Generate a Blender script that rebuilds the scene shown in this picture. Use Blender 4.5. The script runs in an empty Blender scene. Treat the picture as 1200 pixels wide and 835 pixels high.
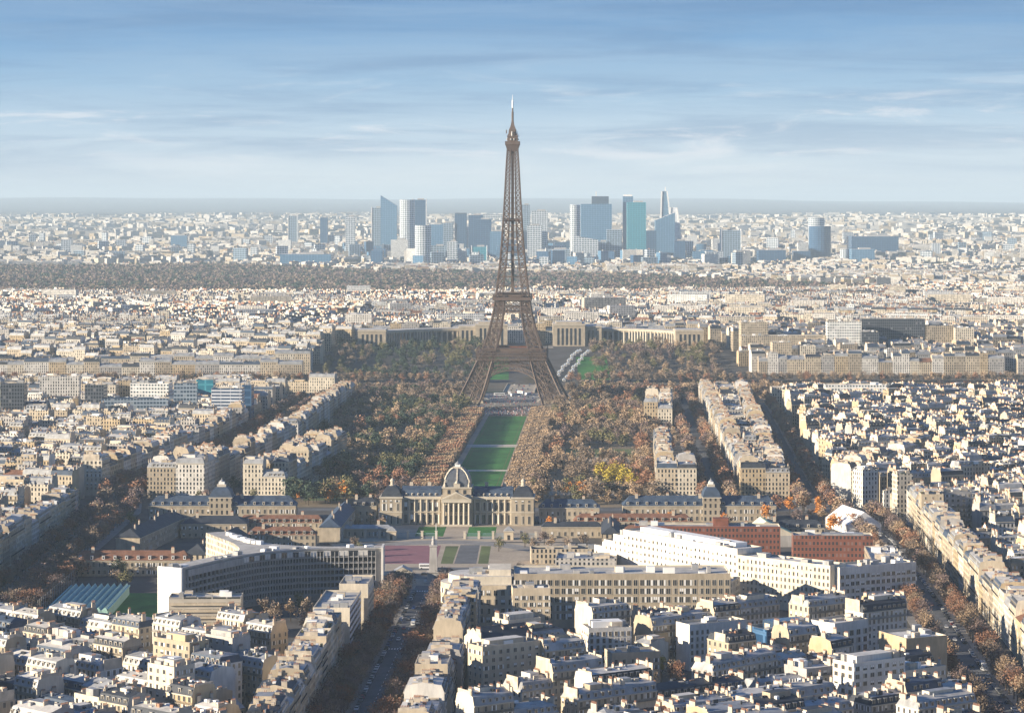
import bpy, math, random
import numpy as np
from mathutils import Vector, Matrix
from mathutils.bvhtree import BVHTree
R = math.radians
random.seed(7)
rng = np.random.default_rng(7)
scene = bpy.context.scene
COL = scene.collection

# ------------------------------------------------------------------ camera
CAMZ = 210.0
F = 3000.0                      # focal length in pixels of the 1200 px wide photograph
cam = bpy.data.cameras.new('camera'); camo = bpy.data.objects.new('camera', cam); COL.objects.link(camo)
cam.sensor_width = 36; cam.lens = F / 1200 * 36
camo.location = (0, 0, CAMZ); camo.rotation_euler = (R(90), 0, 0)
cam.shift_y = -(417.5 - 242) / 1200
cam.clip_start = 1; cam.clip_end = 120000
scene.camera = camo

# ------------------------------------------------------------------ sky and sun
SUN_EL = R(14.5)
SDX, SDY = -0.93, -0.34        # horizontal direction towards the sun
n_ = math.hypot(SDX, SDY); SDX /= n_; SDY /= n_
S = Vector((SDX * math.cos(SUN_EL), SDY * math.cos(SUN_EL), math.sin(SUN_EL)))
world = bpy.data.worlds.new('World'); scene.world = world; world.use_nodes = True
def sky_nodes():
    nt = world.node_tree; N = nt.nodes; L = nt.links; N.clear()
    out = N.new('ShaderNodeOutputWorld'); bg = N.new('ShaderNodeBackground')
    sky = N.new('ShaderNodeTexSky'); sky.sky_type = 'NISHITA'; sky.sun_disc = False
    sky.sun_elevation = SUN_EL; sky.sun_rotation = math.atan2(SDX, SDY)
    sky.altitude = 150; sky.air_density = 1.0; sky.dust_density = 0.4; sky.ozone_density = 2.0
    tc = N.new('ShaderNodeTexCoord'); sep = N.new('ShaderNodeSeparateXYZ'); L.new(tc.outputs['Generated'], sep.inputs[0])
    # deep blue overhead, pale towards the horizon, over the physical sky
    ramp = N.new('ShaderNodeValToRGB'); cr = ramp.color_ramp
    mr = N.new('ShaderNodeMapRange'); mr.inputs[1].default_value = -0.01; mr.inputs[2].default_value = 0.09
    L.new(sep.outputs[2], mr.inputs[0]); L.new(mr.outputs[0], ramp.inputs[0])
    cr.elements[0].position = 0.0; cr.elements[0].color = (0.66, 0.70, 0.73, 1)
    cr.elements[1].position = 1.0; cr.elements[1].color = (0.033, 0.15, 0.385, 1)
    for p, c in ((0.20, (0.60, 0.67, 0.73)), (0.38, (0.43, 0.555, 0.69)), (0.57, (0.22, 0.39, 0.60)), (0.75, (0.088, 0.255, 0.51))):
        e = cr.elements.new(p); e.color = (*c, 1)
    sc10 = N.new('ShaderNodeVectorMath'); sc10.operation = 'SCALE'; sc10.inputs['Scale'].default_value = 8.0; L.new(ramp.outputs[0], sc10.inputs[0])
    mul = N.new('ShaderNodeMix'); mul.data_type = 'RGBA'; mul.inputs[0].default_value = 0.86
    L.new(sky.outputs[0], mul.inputs[6]); L.new(sc10.outputs[0], mul.inputs[7])
    def cloud(sx, sy, sz, scale, lo, hi, detail, off):
        mp = N.new('ShaderNodeMapping'); mp.inputs['Scale'].default_value = (sx, sy, sz); mp.inputs['Location'].default_value = off
        L.new(tc.outputs['Generated'], mp.inputs[0])
        nz = N.new('ShaderNodeTexNoise'); nz.inputs['Scale'].default_value = scale; nz.inputs['Detail'].default_value = detail
        nz.inputs['Roughness'].default_value = 0.66; nz.inputs['Distortion'].default_value = 0.55
        L.new(mp.outputs[0], nz.inputs[0])
        m = N.new('ShaderNodeMapRange'); m.interpolation_type = 'SMOOTHSTEP'
        m.inputs[1].default_value = lo; m.inputs[2].default_value = hi; L.new(nz.outputs[0], m.inputs[0])
        return m.outputs[0]
    def mth(op, a, b):
        m = N.new('ShaderNodeMath'); m.operation = op
        for i, v in enumerate((a, b)):
            if isinstance(v, (int, float)): m.inputs[i].default_value = v
            else: L.new(v, m.inputs[i])
        return m.outputs[0]
    def mixc(fac, a, col):
        m = N.new('ShaderNodeMix'); m.data_type = 'RGBA'; L.new(fac, m.inputs[0]); L.new(a, m.inputs[6]); m.inputs[7].default_value = (*col, 1)
        return m.outputs[2]
    # broad pale veil, dark blue streaks, bright thin streaks at mid height
    band = N.new('ShaderNodeMapRange'); band.interpolation_type = 'SMOOTHSTEP'
    band.inputs[1].default_value = 0.062; band.inputs[2].default_value = 0.028; L.new(sep.outputs[2], band.inputs[0])
    low = N.new('ShaderNodeMapRange'); low.interpolation_type = 'SMOOTHSTEP'
    low.inputs[1].default_value = 0.002; low.inputs[2].default_value = 0.022; L.new(sep.outputs[2], low.inputs[0])
    c = mul.outputs[2]
    veil = cloud(3.2, 3.2, 34, 1.5, 0.32, 0.70, 9, (3.1, 0.0, 1.7))
    c = mixc(mth('MULTIPLY', veil, 0.45), c, SKY_VEIL)
    dark = cloud(4, 4, 60, 1.5, 0.42, 0.66, 9, (9.0, 2.0, 4.0))
    c = mixc(mth('MULTIPLY', mth('MULTIPLY', dark, low.outputs[0]), 0.42), c, SKY_DARK)
    wisp = cloud(7.5, 7.5, 62, 1.8, 0.52, 0.70, 12, (1.3, 5.0, 2.2))
    c = mixc(mth('MULTIPLY', mth('MULTIPLY', wisp, band.outputs[0]), mth('MULTIPLY', low.outputs[0], 0.75)), c, SKY_WHITE)
    zen = N.new('ShaderNodeMapRange'); zen.interpolation_type = 'SMOOTHSTEP'; zen.inputs[1].default_value = 0.085; zen.inputs[2].default_value = 0.45
    zen.inputs[3].default_value = 1.0; zen.inputs[4].default_value = 0.0; L.new(sep.outputs[2], zen.inputs[0])
    tint = N.new('ShaderNodeMix'); tint.data_type = 'RGBA'; tint.inputs[6].default_value = (0.42, 0.58, 0.82, 1); tint.inputs[7].default_value = (1, 1, 1, 1); L.new(zen.outputs[0], tint.inputs[0])
    deep = N.new('ShaderNodeVectorMath'); deep.operation = 'MULTIPLY'; L.new(c, deep.inputs[0]); L.new(tint.outputs[2], deep.inputs[1])
    L.new(deep.outputs[0], bg.inputs[0]); bg.inputs[1].default_value = 0.068
    L.new(bg.outputs[0], out.inputs[0])
SKY_VEIL = (2.4, 3.4, 4.5); SKY_DARK = (0.80, 1.6, 2.9); SKY_WHITE = (5.4, 5.5, 5.7)
sky_nodes()
sl = bpy.data.lights.new('sun', 'SUN'); slo = bpy.data.objects.new('sun', sl); COL.objects.link(slo)
sl.energy = 5.0; sl.angle = R(0.5); sl.color = (1.0, 0.86, 0.66)
slo.rotation_euler = S.to_track_quat('Z', 'Y').to_euler(); slo.location = (-800, -300, 900)
vs = scene.view_settings; vs.view_transform = 'Standard'; vs.look = 'None'; vs.gamma = 1; vs.use_curve_mapping = False
vs.exposure = 1.25
cy = scene.cycles
cy.max_bounces = 4; cy.diffuse_bounces = 2; cy.glossy_bounces = 2; cy.transmission_bounces = 2; cy.volume_bounces = 0
cy.transparent_max_bounces = 6; cy.use_denoising = True; cy.caustics_reflective = False; cy.caustics_refractive = False
HAZE_DENSITY = 4.5e-5; HAZE_COLOR = (0.68, 0.86, 1.0)

# ------------------------------------------------------------------ terrain
_TY = [-1000, 2890, 2900, 2904, 3012, 3016, 3050, 3230, 3600, 4200, 5000, 5600, 7000, 8400, 10000, 13000, 17000, 21000, 30000, 45000, 49000, 52000]
_TZ = [0, 0, 0, -7, -7, 0, 2, 25, 29, 30, 22, 13, 9, 13, 34, 66, 96, 140, 188, 332, 330, 250]
def tz(x, y):
    z = float(np.interp(y, _TY, _TZ))
    if y > 20500:
        k = min(1, max(0, (y - 27000) / 14000))
        z += k * (22 * math.sin(x / 4300 + 1) + 12 * math.sin(x / 1500) + 7 * math.sin(x / 620 + 2) - x * 0.005)
    elif y > 5000:
        z += 3 * math.sin(x / 700 + y / 900)* min(1, (y - 5000) / 3000)
    return z
def ax(y): return -36 + 0.0365 * (y - 1700)      # axis: avenue - military school - park - tower - palace
AXA = -math.atan(0.0365)
def W(px, py, z=0.0):                            # reading a place off the photograph at a known height
    y = F * (CAMZ - z) / (py - 242); return ((px - 600) * y / F, y)
def PX(x, y, z): return (600 + F * x / y, 242 + F * (CAMZ - z) / y)

# ------------------------------------------------------------------ materials
MATS = {}
def principled(name, col, rough=0.85, var=0.18, nscale=0.25, metal=0.0, spec=0.3, rnd=0.0, fine=0.0, fvar=.12):
    m = bpy.data.materials.new(name); m.use_nodes = True
    nt = m.node_tree; N = nt.nodes; L = nt.links; b = N['Principled BSDF']
    b.inputs['Roughness'].default_value = rough; b.inputs['Metallic'].default_value = metal
    b.inputs['Specular IOR Level'].default_value = spec
    tc = N.new('ShaderNodeTexCoord'); nz = N.new('ShaderNodeTexNoise'); nz.inputs['Scale'].default_value = nscale; nz.inputs['Detail'].default_value = 6
    L.new(tc.outputs['Object'], nz.inputs[0])
    mr = N.new('ShaderNodeMapRange'); mr.inputs[1].default_value = 0.28; mr.inputs[2].default_value = 0.72
    mr.inputs[3].default_value = 1 - var; mr.inputs[4].default_value = 1 + var; L.new(nz.outputs[0], mr.inputs[0])
    v = mr.outputs[0]
    if rnd:
        oi = N.new('ShaderNodeObjectInfo'); mm = N.new('ShaderNodeMapRange'); mm.inputs[3].default_value = 1 - rnd; mm.inputs[4].default_value = 1 + rnd
        L.new(oi.outputs['Random'], mm.inputs[0])
        mu = N.new('ShaderNodeMath'); mu.operation = 'MULTIPLY'; L.new(v, mu.inputs[0]); L.new(mm.outputs[0], mu.inputs[1]); v = mu.outputs[0]
    if fine:
        n2 = N.new('ShaderNodeTexNoise'); n2.inputs['Scale'].default_value = fine; n2.inputs['Detail'].default_value = 3; mp = N.new('ShaderNodeMapping'); mp.inputs['Scale'].default_value = (1, 1, .22); L.new(tc.outputs['Object'], mp.inputs[0]); L.new(mp.outputs[0], n2.inputs[0])
        m2 = N.new('ShaderNodeMapRange'); m2.inputs[1].default_value = .3; m2.inputs[2].default_value = .7; m2.inputs[3].default_value = 1 - fvar; m2.inputs[4].default_value = 1 + fvar; L.new(n2.outputs[0], m2.inputs[0])
        mu = N.new('ShaderNodeMath'); mu.operation = 'MULTIPLY'; L.new(v, mu.inputs[0]); L.new(m2.outputs[0], mu.inputs[1]); v = mu.outputs[0]
    sc = N.new('ShaderNodeVectorMath'); sc.operation = 'SCALE'; sc.inputs[0].default_value = col; L.new(v, sc.inputs['Scale'])
    L.new(sc.outputs[0], b.inputs['Base Color'])
    MATS[name] = m; m['col'] = sc.name
    return m
def windowed(name, col, su=2.5, sv=3.1, hw=0.23, hv=0.33, glass=(0.022, 0.027, 0.036), var=0.2, line=0.75, pale=0.25, gr=0.15):
    """a wall that carries rows of windows: the UV map runs in metres along and up the wall"""
    m = principled(name, col, 0.85, var, 0.12)
    nt = m.node_tree; N = nt.nodes; L = nt.links; b = N['Principled BSDF']
    base = N[m['col']].outputs[0]
    uv = N.new('ShaderNodeUVMap'); sp = N.new('ShaderNodeSeparateXYZ'); L.new(uv.outputs[0], sp.inputs[0])
    def mth(op, a, bb=None, c=None):
        k = N.new('ShaderNodeMath'); k.operation = op
        for i, x in enumerate((a, bb, c)):
            if x is None: continue
            if isinstance(x, (int, float)): k.inputs[i].default_value = x
            else: L.new(x, k.inputs[i])
        return k.outputs[0]
    u = mth('DIVIDE', sp.outputs[0], su); v = mth('DIVIDE', sp.outputs[1], sv)
    fu = mth('FRACT', u); fv = mth('FRACT', v)
    mask = mth('MULTIPLY', mth('COMPARE', fu, 0.5, hw), mth('COMPARE', fv, 0.52, hv))
    ln = mth('COMPARE', fv, 0.04, 0.05)
    cb = N.new('ShaderNodeCombineXYZ'); L.new(mth('FLOOR', u), cb.inputs[0]); L.new(mth('FLOOR', v), cb.inputs[1])
    wn = N.new('ShaderNodeTexWhiteNoise'); wn.noise_dimensions = '2D'; L.new(cb.outputs[0], wn.inputs[0])
    ispale = mth('LESS_THAN', wn.outputs[0], pale)
    g = N.new('ShaderNodeMix'); g.data_type = 'RGBA'; L.new(ispale, g.inputs[0]); g.inputs[6].default_value = (*glass, 1); g.inputs[7].default_value = (*[0.10 + 0.5 * q for q in col], 1)
    lw = N.new('ShaderNodeMix'); lw.data_type = 'RGBA'; L.new(ln, lw.inputs[0]); L.new(base, lw.inputs[6])
    sc = N.new('ShaderNodeVectorMath'); sc.operation = 'SCALE'; L.new(base, sc.inputs[0]); sc.inputs['Scale'].default_value = line; L.new(sc.outputs[0], lw.inputs[7])
    mx = N.new('ShaderNodeMix'); mx.data_type = 'RGBA'; L.new(mask, mx.inputs[0]); L.new(lw.outputs[2], mx.inputs[6]); L.new(g.outputs[2], mx.inputs[7])
    L.new(mx.outputs[2], b.inputs['Base Color'])
    rr = N.new('ShaderNodeMapRange'); rr.inputs[3].default_value = 0.85; rr.inputs[4].default_value = gr; L.new(mask, rr.inputs[0]); L.new(rr.outputs[0], b.inputs['Roughness'])
    return m
TINTS = {'cream': (0.50, 0.42, 0.31), 'white': (0.63, 0.60, 0.55), 'beige': (0.37, 0.31, 0.23), 'grey': (0.38, 0.36, 0.34), 'sandy': (0.46, 0.36, 0.23), 'ivory': (0.58, 0.52, 0.42)}
TN = list(TINTS)
for t, c in TINTS.items():
    windowed('win_' + t, c); principled('wall_' + t, c, 0.9, 0.18, 0.12, fine=.8, fvar=.11)
principled('zinc', (0.29, 0.295, 0.30), 0.5, 0.35, 0.25, metal=0.1, spec=0.5, fine=0.9)
principled('slate', (0.038, 0.044, 0.056), 0.62, 0.3, 0.3, spec=0.25, fine=0.9)
principled('blue_slate', (0.05, 0.072, 0.11), 0.6, 0.3, 0.3, spec=0.25)
principled('gravel', (0.40, 0.385, 0.36), 0.95, 0.25, 0.2, fine=0.7)
principled('pale_roof', (0.50, 0.48, 0.45), 0.8, 0.2, 0.15, fine=0.6)
principled('tile', (0.17, 0.085, 0.055), 0.9, 0.3, 0.3, fine=1.0)
principled('stone', (0.36, 0.305, 0.23), 0.9, 0.2, 0.2, fine=0.8)
principled('trim', (0.48, 0.43, 0.35), 0.9, 0.12, 0.2)
principled('terracotta', (0.34, 0.185, 0.12), 0.9, 0.3, 0.8)
principled('stack_wall', (0.50, 0.43, 0.34), 0.9, 0.3, 0.35)
principled('glass', (0.03, 0.036, 0.046), 0.1, 0.3, 0.2, spec=0.6)
principled('white_paint', (0.78, 0.77, 0.74), 0.7, 0.06, 0.2)
principled('dark_iron', (0.03, 0.03, 0.035), 0.6, 0.1, 0.5)
principled('tower_iron', (0.115, 0.082, 0.066), 0.6, 0.15, 0.08)
principled('asphalt', (0.11, 0.114, 0.122), 0.9, 0.25, 0.08, fine=0.5)
principled('ground', (0.075, 0.070, 0.066), 0.95, 0.3, 0.05, fine=0.4)
principled('pavement', (0.22, 0.21, 0.20), 0.9, 0.2, 0.15, fine=0.8)
principled('pale_gravel', (0.60, 0.56, 0.48), 0.95, 0.12, 0.06)
principled('sand', (0.36, 0.30, 0.23), 0.95, 0.18, 0.06, fine=0.5)
principled('lawn', (0.030, 0.145, 0.028), 0.95, 0.35, 0.05, fine=0.4)
principled('leaf_litter', (0.19, 0.15, 0.10), 0.95, 0.35, 0.04, fine=0.3)
principled('rough_grass', (0.10, 0.125, 0.045), 0.95, 0.35, 0.03, fine=0.3)
principled('far_land', (0.10, 0.10, 0.09), 0.95, 0.5, 0.004)
principled('plum_court', (0.23, 0.105, 0.125), 0.95, 0.12, 0.1)
principled('water', (0.03, 0.05, 0.055), 0.08, 0.1, 0.05, spec=0.6)
principled('brick_red', (0.20, 0.075, 0.05), 0.9, 0.3, 0.3, fine=0.8)
principled('green_glass', (0.012, 0.05, 0.045), 0.12, 0.2, 0.2, spec=0.6)
principled('mint_frame', (0.40, 0.64, 0.57), 0.6, 0.1, 0.2)
principled('tent_cloth', (0.82, 0.81, 0.79), 0.6, 0.04, 0.1)
principled('tent_grey', (0.36, 0.41, 0.46), 0.7, 0.1, 0.3)
principled('dome_lead', (0.10, 0.11, 0.13), 0.5, 0.25, 0.4)
principled('bark', (0.085, 0.065, 0.05), 0.95, 0.3, 0.6)
principled('concrete', (0.36, 0.35, 0.34), 0.9, 0.18, 0.2, fine=0.7)
principled('dark_glass_blue', (0.035, 0.06, 0.10), 0.12, 0.3, 0.08, spec=0.7)
LEAF = {'russet': (0.26, 0.14, 0.09), 'bare brown': (0.21, 0.16, 0.12), 'tawny': (0.32, 0.23, 0.15), 'purplish brown': (0.165, 0.12, 0.11), 'dark green': (0.044, 0.066, 0.046),
        'orange': (0.48, 0.20, 0.05), 'golden green': (0.38, 0.30, 0.05), 'olive': (0.15, 0.14, 0.07), 'bright green': (0.10, 0.22, 0.05)}
for k, c in LEAF.items(): principled('leaf_' + k.replace(' ', '_'), c, 0.9, 0.25, 0.22, rnd=0.2)
M = MATS

# ------------------------------------------------------------------ mesh building
class MB:
    def __init__(s): s.v = []; s.f = []; s.m = []; s.uv = []; s.mats = []; s.mi = {}
    def mat(s, name):
        i = s.mi.get(name)
        if i is None: i = s.mi[name] = len(s.mats); s.mats.append(name)
        return i
    def face(s, pts, mat, uv=None):
        n = len(s.v); s.v.extend(pts); k = len(pts); s.f.append(tuple(range(n, n + k))); s.m.append(s.mat(mat))
        s.uv.extend(uv if uv else [(0.0, 0.0)] * k)
    def prism(s, poly, z0, z1, side, top=None, uv0=0.0, sides=None):
        """counter-clockwise outline pulled up; sides may name one material per edge"""
        u = uv0; n = len(poly); h = z1 - z0
        for i in range(n):
            a = poly[i]; b = poly[(i + 1) % n]; l = math.hypot(b[0] - a[0], b[1] - a[1])
            s.face([(a[0], a[1], z0), (b[0], b[1], z0), (b[0], b[1], z1), (a[0], a[1], z1)], sides[i] if sides else side,
                   [(u, 0), (u + l, 0), (u + l, h), (u, h)]); u += l
        if top: s.face([(p[0], p[1], z1) for p in poly], top)
    def box(s, c, d, mat, rot=0.0, top=None, bottom=False):
        """c: centre of the base; d: sizes"""
        ca, sa = math.cos(rot), math.sin(rot); hx, hy = d[0] / 2, d[1] / 2
        p = [(c[0] + x * ca - y * sa, c[1] + x * sa + y * ca) for x, y in ((-hx, -hy), (hx, -hy), (hx, hy), (-hx, hy))]
        s.prism(p, c[2], c[2] + d[2], mat, top or mat)
        if bottom: s.face([(q[0], q[1], c[2]) for q in reversed(p)], mat)
    def loft(s, rings, mat, cap=True):
        for a, b in zip(rings[:-1], rings[1:]):
            n = len(a)
            for i in range(n): s.face([a[i], a[(i + 1) % n], b[(i + 1) % n], b[i]], mat)
        if cap: s.face(list(rings[-1]), mat)
    def lathe(s, c, prof, mat, n=12, cap=True):
        rings = [[(c[0] + r * math.cos(2 * math.pi * i / n), c[1] + r * math.sin(2 * math.pi * i / n), c[2] + z) for i in range(n)] for r, z in prof]
        s.loft(rings, mat, cap)
    def bar(s, a, b, t, mat):
        a = Vector(a); b = Vector(b); d = (b - a)
        if d.length < 1e-6: return
        d.normalize(); up = Vector((0, 0, 1)) if abs(d.z) < 0.9 else Vector((1, 0, 0))
        x = d.cross(up).normalized() * t / 2; y = d.cross(x).normalized() * t / 2
        A = [a + x + y, a - x + y, a - x - y, a + x - y]; B = [q + (b - a) for q in A]
        for i in range(4): s.face([tuple(A[i]), tuple(A[(i + 1) % 4]), tuple(B[(i + 1) % 4]), tuple(B[i])], mat)
    def add(s, o, x, y, z, ang, sc=1.0):
        ca, sa = math.cos(ang) * sc, math.sin(ang) * sc; n = len(s.v)
        s.v.extend([(x + p[0] * ca - p[1] * sa, y + p[0] * sa + p[1] * ca, z + p[2] * sc) for p in o.v])
        rm = [s.mat(q) for q in o.mats]
        s.f.extend([tuple(i + n for i in f) for f in o.f]); s.m.extend([rm[i] for i in o.m]); s.uv.extend(o.uv)
    def mesh(s, name):
        me = bpy.data.meshes.new(name); nv = len(s.v); nf = len(s.f)
        lt = np.fromiter((len(f) for f in s.f), dtype=np.int32, count=nf); nl = int(lt.sum())
        me.vertices.add(nv); me.vertices.foreach_set('co', np.asarray(s.v, dtype=np.float32).ravel())
        me.loops.add(nl); me.loops.foreach_set('vertex_index', np.fromiter((i for f in s.f for i in f), dtype=np.int32, count=nl))
        me.polygons.add(nf); ls = np.zeros(nf, dtype=np.int32); ls[1:] = np.cumsum(lt)[:-1]
        me.polygons.foreach_set('loop_start', ls); me.polygons.foreach_set('material_index', np.asarray(s.m, dtype=np.int32))
        uvl = me.uv_layers.new(name='UVMap'); uvl.data.foreach_set('uv', np.asarray(s.uv, dtype=np.float32).ravel())
        for q in s.mats: me.materials.append(M[q])
        me.update(calc_edges=True); me.validate()
        return me
    def obj(s, name, parent=None, loc=None):
        o = bpy.data.objects.new(name, s.mesh(name)); COL.objects.link(o)
        if parent: o.parent = parent
        if loc: o.location = loc
        return o
def tag(o, label, cat, group=None):
    o['label'] = label; o['category'] = cat
    if group: o['group'] = group
    return o
def thing(name, label, cat, loc=(0, 0, 0), rot=0.0, group=None):
    o = bpy.data.objects.new(name, None); COL.objects.link(o); o.location = loc; o.rotation_euler = (0, 0, rot); o.empty_display_size = 1
    return tag(o, label, cat, group)
def inst(name, me, parent, loc, rot=0.0, sc=(1, 1, 1)):
    o = bpy.data.objects.new(name, me); COL.objects.link(o); o.parent = parent; o.location = loc; o.rotation_euler = (0, 0, rot); o.scale = sc
    return o
def struct(o): o['kind'] = 'structure'; return o
def stuff(o, label=None, cat=None):
    o['kind'] = 'stuff'
    if label: o['label'] = label; o['category'] = cat
    return o
ORD = 'first second third fourth fifth sixth seventh eighth ninth tenth eleventh twelfth thirteenth fourteenth fifteenth sixteenth seventeenth eighteenth nineteenth twentieth'.split()
def ordw(i):
    if i < 20: return ORD[i]
    n = i + 1; return str(n) + ('th' if 10 < n % 100 < 14 else {1: 'st', 2: 'nd', 3: 'rd'}.get(n % 10, 'th'))

# ------------------------------------------------------------------ who stands where
OBB = []; HASH = {}
def corners(x, y, w, d, a):
    ca, sa = math.cos(a), math.sin(a)
    return [(x + p * ca - q * sa, y + p * sa + q * ca) for p, q in ((-w / 2, -d / 2), (w / 2, -d / 2), (w / 2, d / 2), (-w / 2, d / 2))]
def cells(c):
    xs = [p[0] for p in c]; ys = [p[1] for p in c]
    for i in range(int(min(xs) // 40), int(max(xs) // 40) + 1):
        for j in range(int(min(ys) // 40), int(max(ys) // 40) + 1): yield (i, j)
def sat(A, B):
    for P in (A, B):
        for i in range(2):
            nx, ny = P[i + 1][1] - P[i][1], P[i][0] - P[i + 1][0]
            a = [p[0] * nx + p[1] * ny for p in A]; b = [p[0] * nx + p[1] * ny for p in B]
            if max(a) <= min(b) or max(b) <= min(a): return False
    return True
def is_free(x, y, w, d, a, skip=-1):
    c = corners(x, y, w, d, a); seen = {skip}
    for k in cells(c):
        for i in HASH.get(k, ()):
            if i in seen: continue
            seen.add(i)
            if sat(c, OBB[i]): return False
    return True
BV_V = []; BV_F = []
def bv_prism(c, z0, z1):
    n = len(BV_V); k = len(c)
    BV_V.extend([(p[0], p[1], z0) for p in c] + [(p[0], p[1], z1) for p in c])
    for i in range(k): BV_F.append((n + i, n + (i + 1) % k, n + k + (i + 1) % k, n + k + i))
    BV_F.append(tuple(n + k + i for i in range(k)))
def occupy(x, y, w, d, a, h=0, z=0):
    c = corners(x, y, w, d, a); i = len(OBB); OBB.append(c)
    for k in cells(c): HASH.setdefault(k, []).append(i)
    if h: bv_prism(corners(x, y, max(.5, w - .3), max(.5, d - .3), a), z - 1, z + h)
def pip(p, poly):
    x, y = p; r = False; n = len(poly)
    for i in range(n):
        a = poly[i]; b = poly[(i + 1) % n]
        if (a[1] > y) != (b[1] > y) and x < (b[0] - a[0]) * (y - a[1]) / (b[1] - a[1]) + a[0]: r = not r
    return r
BVH = None
EYES = [Vector((0, 0, CAMZ)), Vector((-22, 0, CAMZ)), Vector((22, 0, CAMZ))]
def sees(p, eyes=EYES):
    x, y = PX(*p)
    if not (-30 < x < 1230 and 0 < y < 860): return False
    p = Vector(p)
    for e in eyes:
        d = e - p; l = d.length; d /= l
        if BVH.ray_cast(p, d, l)[0] is None: return True
    return False

# ------------------------------------------------------------------ ground, roads, water
def ground_sheet():
    xs = np.unique(np.concatenate([np.linspace(-13000, 13000, 161), np.linspace(-700, 700, 15)])); ys = np.unique(np.concatenate([np.array(_TY, float), np.arange(3050, 8500, 110.0), np.arange(9000, 52000, 700.0)]))
    ys = ys[ys <= 51000]
    mb = MB(); nx = len(xs)
    mb.v = [(x, y, tz(x, y)) for y in ys for x in xs]
    for j in range(len(ys) - 1):
        mat = 'ground' if ys[j] < 5000 else 'far_land'
        for i in range(nx - 1):
            a = j * nx + i; mb.f.append((a, a + 1, a + nx + 1, a + nx)); mb.m.append(mb.mat(mat)); mb.uv.extend([(0, 0)] * 4)
    o = mb.obj('ground'); struct(o)
    return o
ground_sheet()
def sheet(name, polys, mat, z=0.004, edge=None):
    mb = MB()
    for p in polys:
        if edge: mb.prism(p, -0.05, z, edge, mat)
        else: mb.face([(q[0], q[1], z) for q in p], mat)
    return struct(mb.obj(name))
def strip(y0, y1, s0, s1, f=ax, n=8):
    out = []
    for i in range(n):
        a = y0 + (y1 - y0) * i / n; b = y0 + (y1 - y0) * (i + 1) / n
        out.append([(f(a) + s0, a), (f(a) + s1, a), (f(b) + s1, b), (f(b) + s0, b)])
    return out
def band(pts, s0, s1):
    """strip along a polyline of ground points, s measured across (right positive)"""
    out = []
    for (x0, y0), (x1, y1) in zip(pts[:-1], pts[1:]): out.append([(x0 + s0, y0), (x0 + s1, y0), (x1 + s1, y1), (x1 + s0, y1)])
    return out
AVE_W = 21
SUF = [(-268, 1050), (-266, 1400), (-270, 1760), (-282, 1850), (-236, 2220), (-214, 2760)]     # tree-lined boulevard
BRE = [(196, 850), (205, 1129), (222, 1400), (232, 1600), (232, 1735)]                          # second boulevard
BOS = [(143, 1760), (147, 1850), (181, 2740)]
LAB = [(211, 1760), (214, 1850), (264, 2740)]
LOW = [(-700, 1775), (700, 1775)]
sheet('avenue_road', strip(850, 1420, -7, 7), 'asphalt', 0.012)
sheet('avenue_pavement', strip(850, 1405, -AVE_W, -7.2) + strip(850, 1405, 7.2, AVE_W), 'pavement', 0.12, 'pavement')
dash = []
for k in range(60):
    y = 860 + k * 9.0
    if y < 1400: dash += strip(y, y + 3, -0.1, 0.1, n=1)
for k in range(10):                                     # two zebra crossings
    for yy in (1215, 1398): dash += strip(yy, yy + 3.4, -6.4 + k * 1.35, -5.8 + k * 1.35, n=1)
sheet('road_markings', dash, 'white_paint', 0.02)
for nm, pl, hw in (('boulevard_road', SUF, 8), ('boulevard_road', BRE, 8), ('street_road', BOS, 7), ('street_road', LAB, 6)):
    sheet(nm, band(pl, -hw, hw), 'asphalt', 0.012)
    sheet(nm.replace('road', 'pavement'), band(pl, -hw - 7, -hw - .2) + band(pl, hw + .2, hw + 7), 'pavement', 0.12, 'pavement')
sheet('cross_street', [[(-150, 1768), (330, 1768), (330, 1784), (-150, 1784)]], 'asphalt', 0.008)
# place in front of the school
def arc_band(cx, cy, r0, r1, a0, a1, n=24, ky=1.0):
    out = []
    for i in range(n):
        t0 = a0 + (a1 - a0) * i / n; t1 = a0 + (a1 - a0) * (i + 1) / n
        out.append([(cx + r0 * math.cos(t0), cy + ky * r0 * math.sin(t0)), (cx + r1 * math.cos(t0), cy + ky * r1 * math.sin(t0)),
                    (cx + r1 * math.cos(t1), cy + ky * r1 * math.sin(t1)), (cx + r0 * math.cos(t1), cy + ky * r0 * math.sin(t1))])
    return out
PCX = ax(1520)
sheet('place_paving', [[(-70, 1405), (5, 1405), (28, 1440), (40, 1600), (-115, 1600), (-66, 1440)]], 'sand', 0.006)
sheet('curved_road', arc_band(PCX, 1500, 66, 78, R(20), R(160), ky=1.45), 'pavement', 0.016)
sheet('place_road', [[(-66, 1445), (22, 1445), (24, 1468), (-66, 1468)], [(-66, 1480), (24, 1480), (26, 1492), (-66, 1492)]], 'asphalt', 0.012)
sheet('plum_sports_court', [[(-82, 1507), (-45, 1507), (-44, 1588), (-84, 1588)]], 'plum_court', 0.02)
sheet('place_garden', [[(-42, 1507), (-35, 1507), (-33, 1585), (-41, 1585)], [(-20, 1507), (-14, 1507), (-13, 1585), (-19, 1585)], [(-100, 1507), (-85, 1507), (-87, 1588), (-104, 1580)]], 'rough_grass', 0.022)
sheet('place_drive', [[(-34, 1507), (-21, 1507), (-20, 1590), (-32, 1590)]], 'asphalt', 0.02)
sheet('forecourt', [[(-108, 1606), (38, 1606), (38, 1692), (-108, 1692)]], 'sand', 0.01)
sheet('forecourt_lawn', [[(-62, 1632), (-44, 1632), (-43, 1680), (-61, 1680)], [(-29, 1632), (-11, 1632), (-10, 1680), (-28, 1680)]], 'lawn', 0.03)
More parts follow.
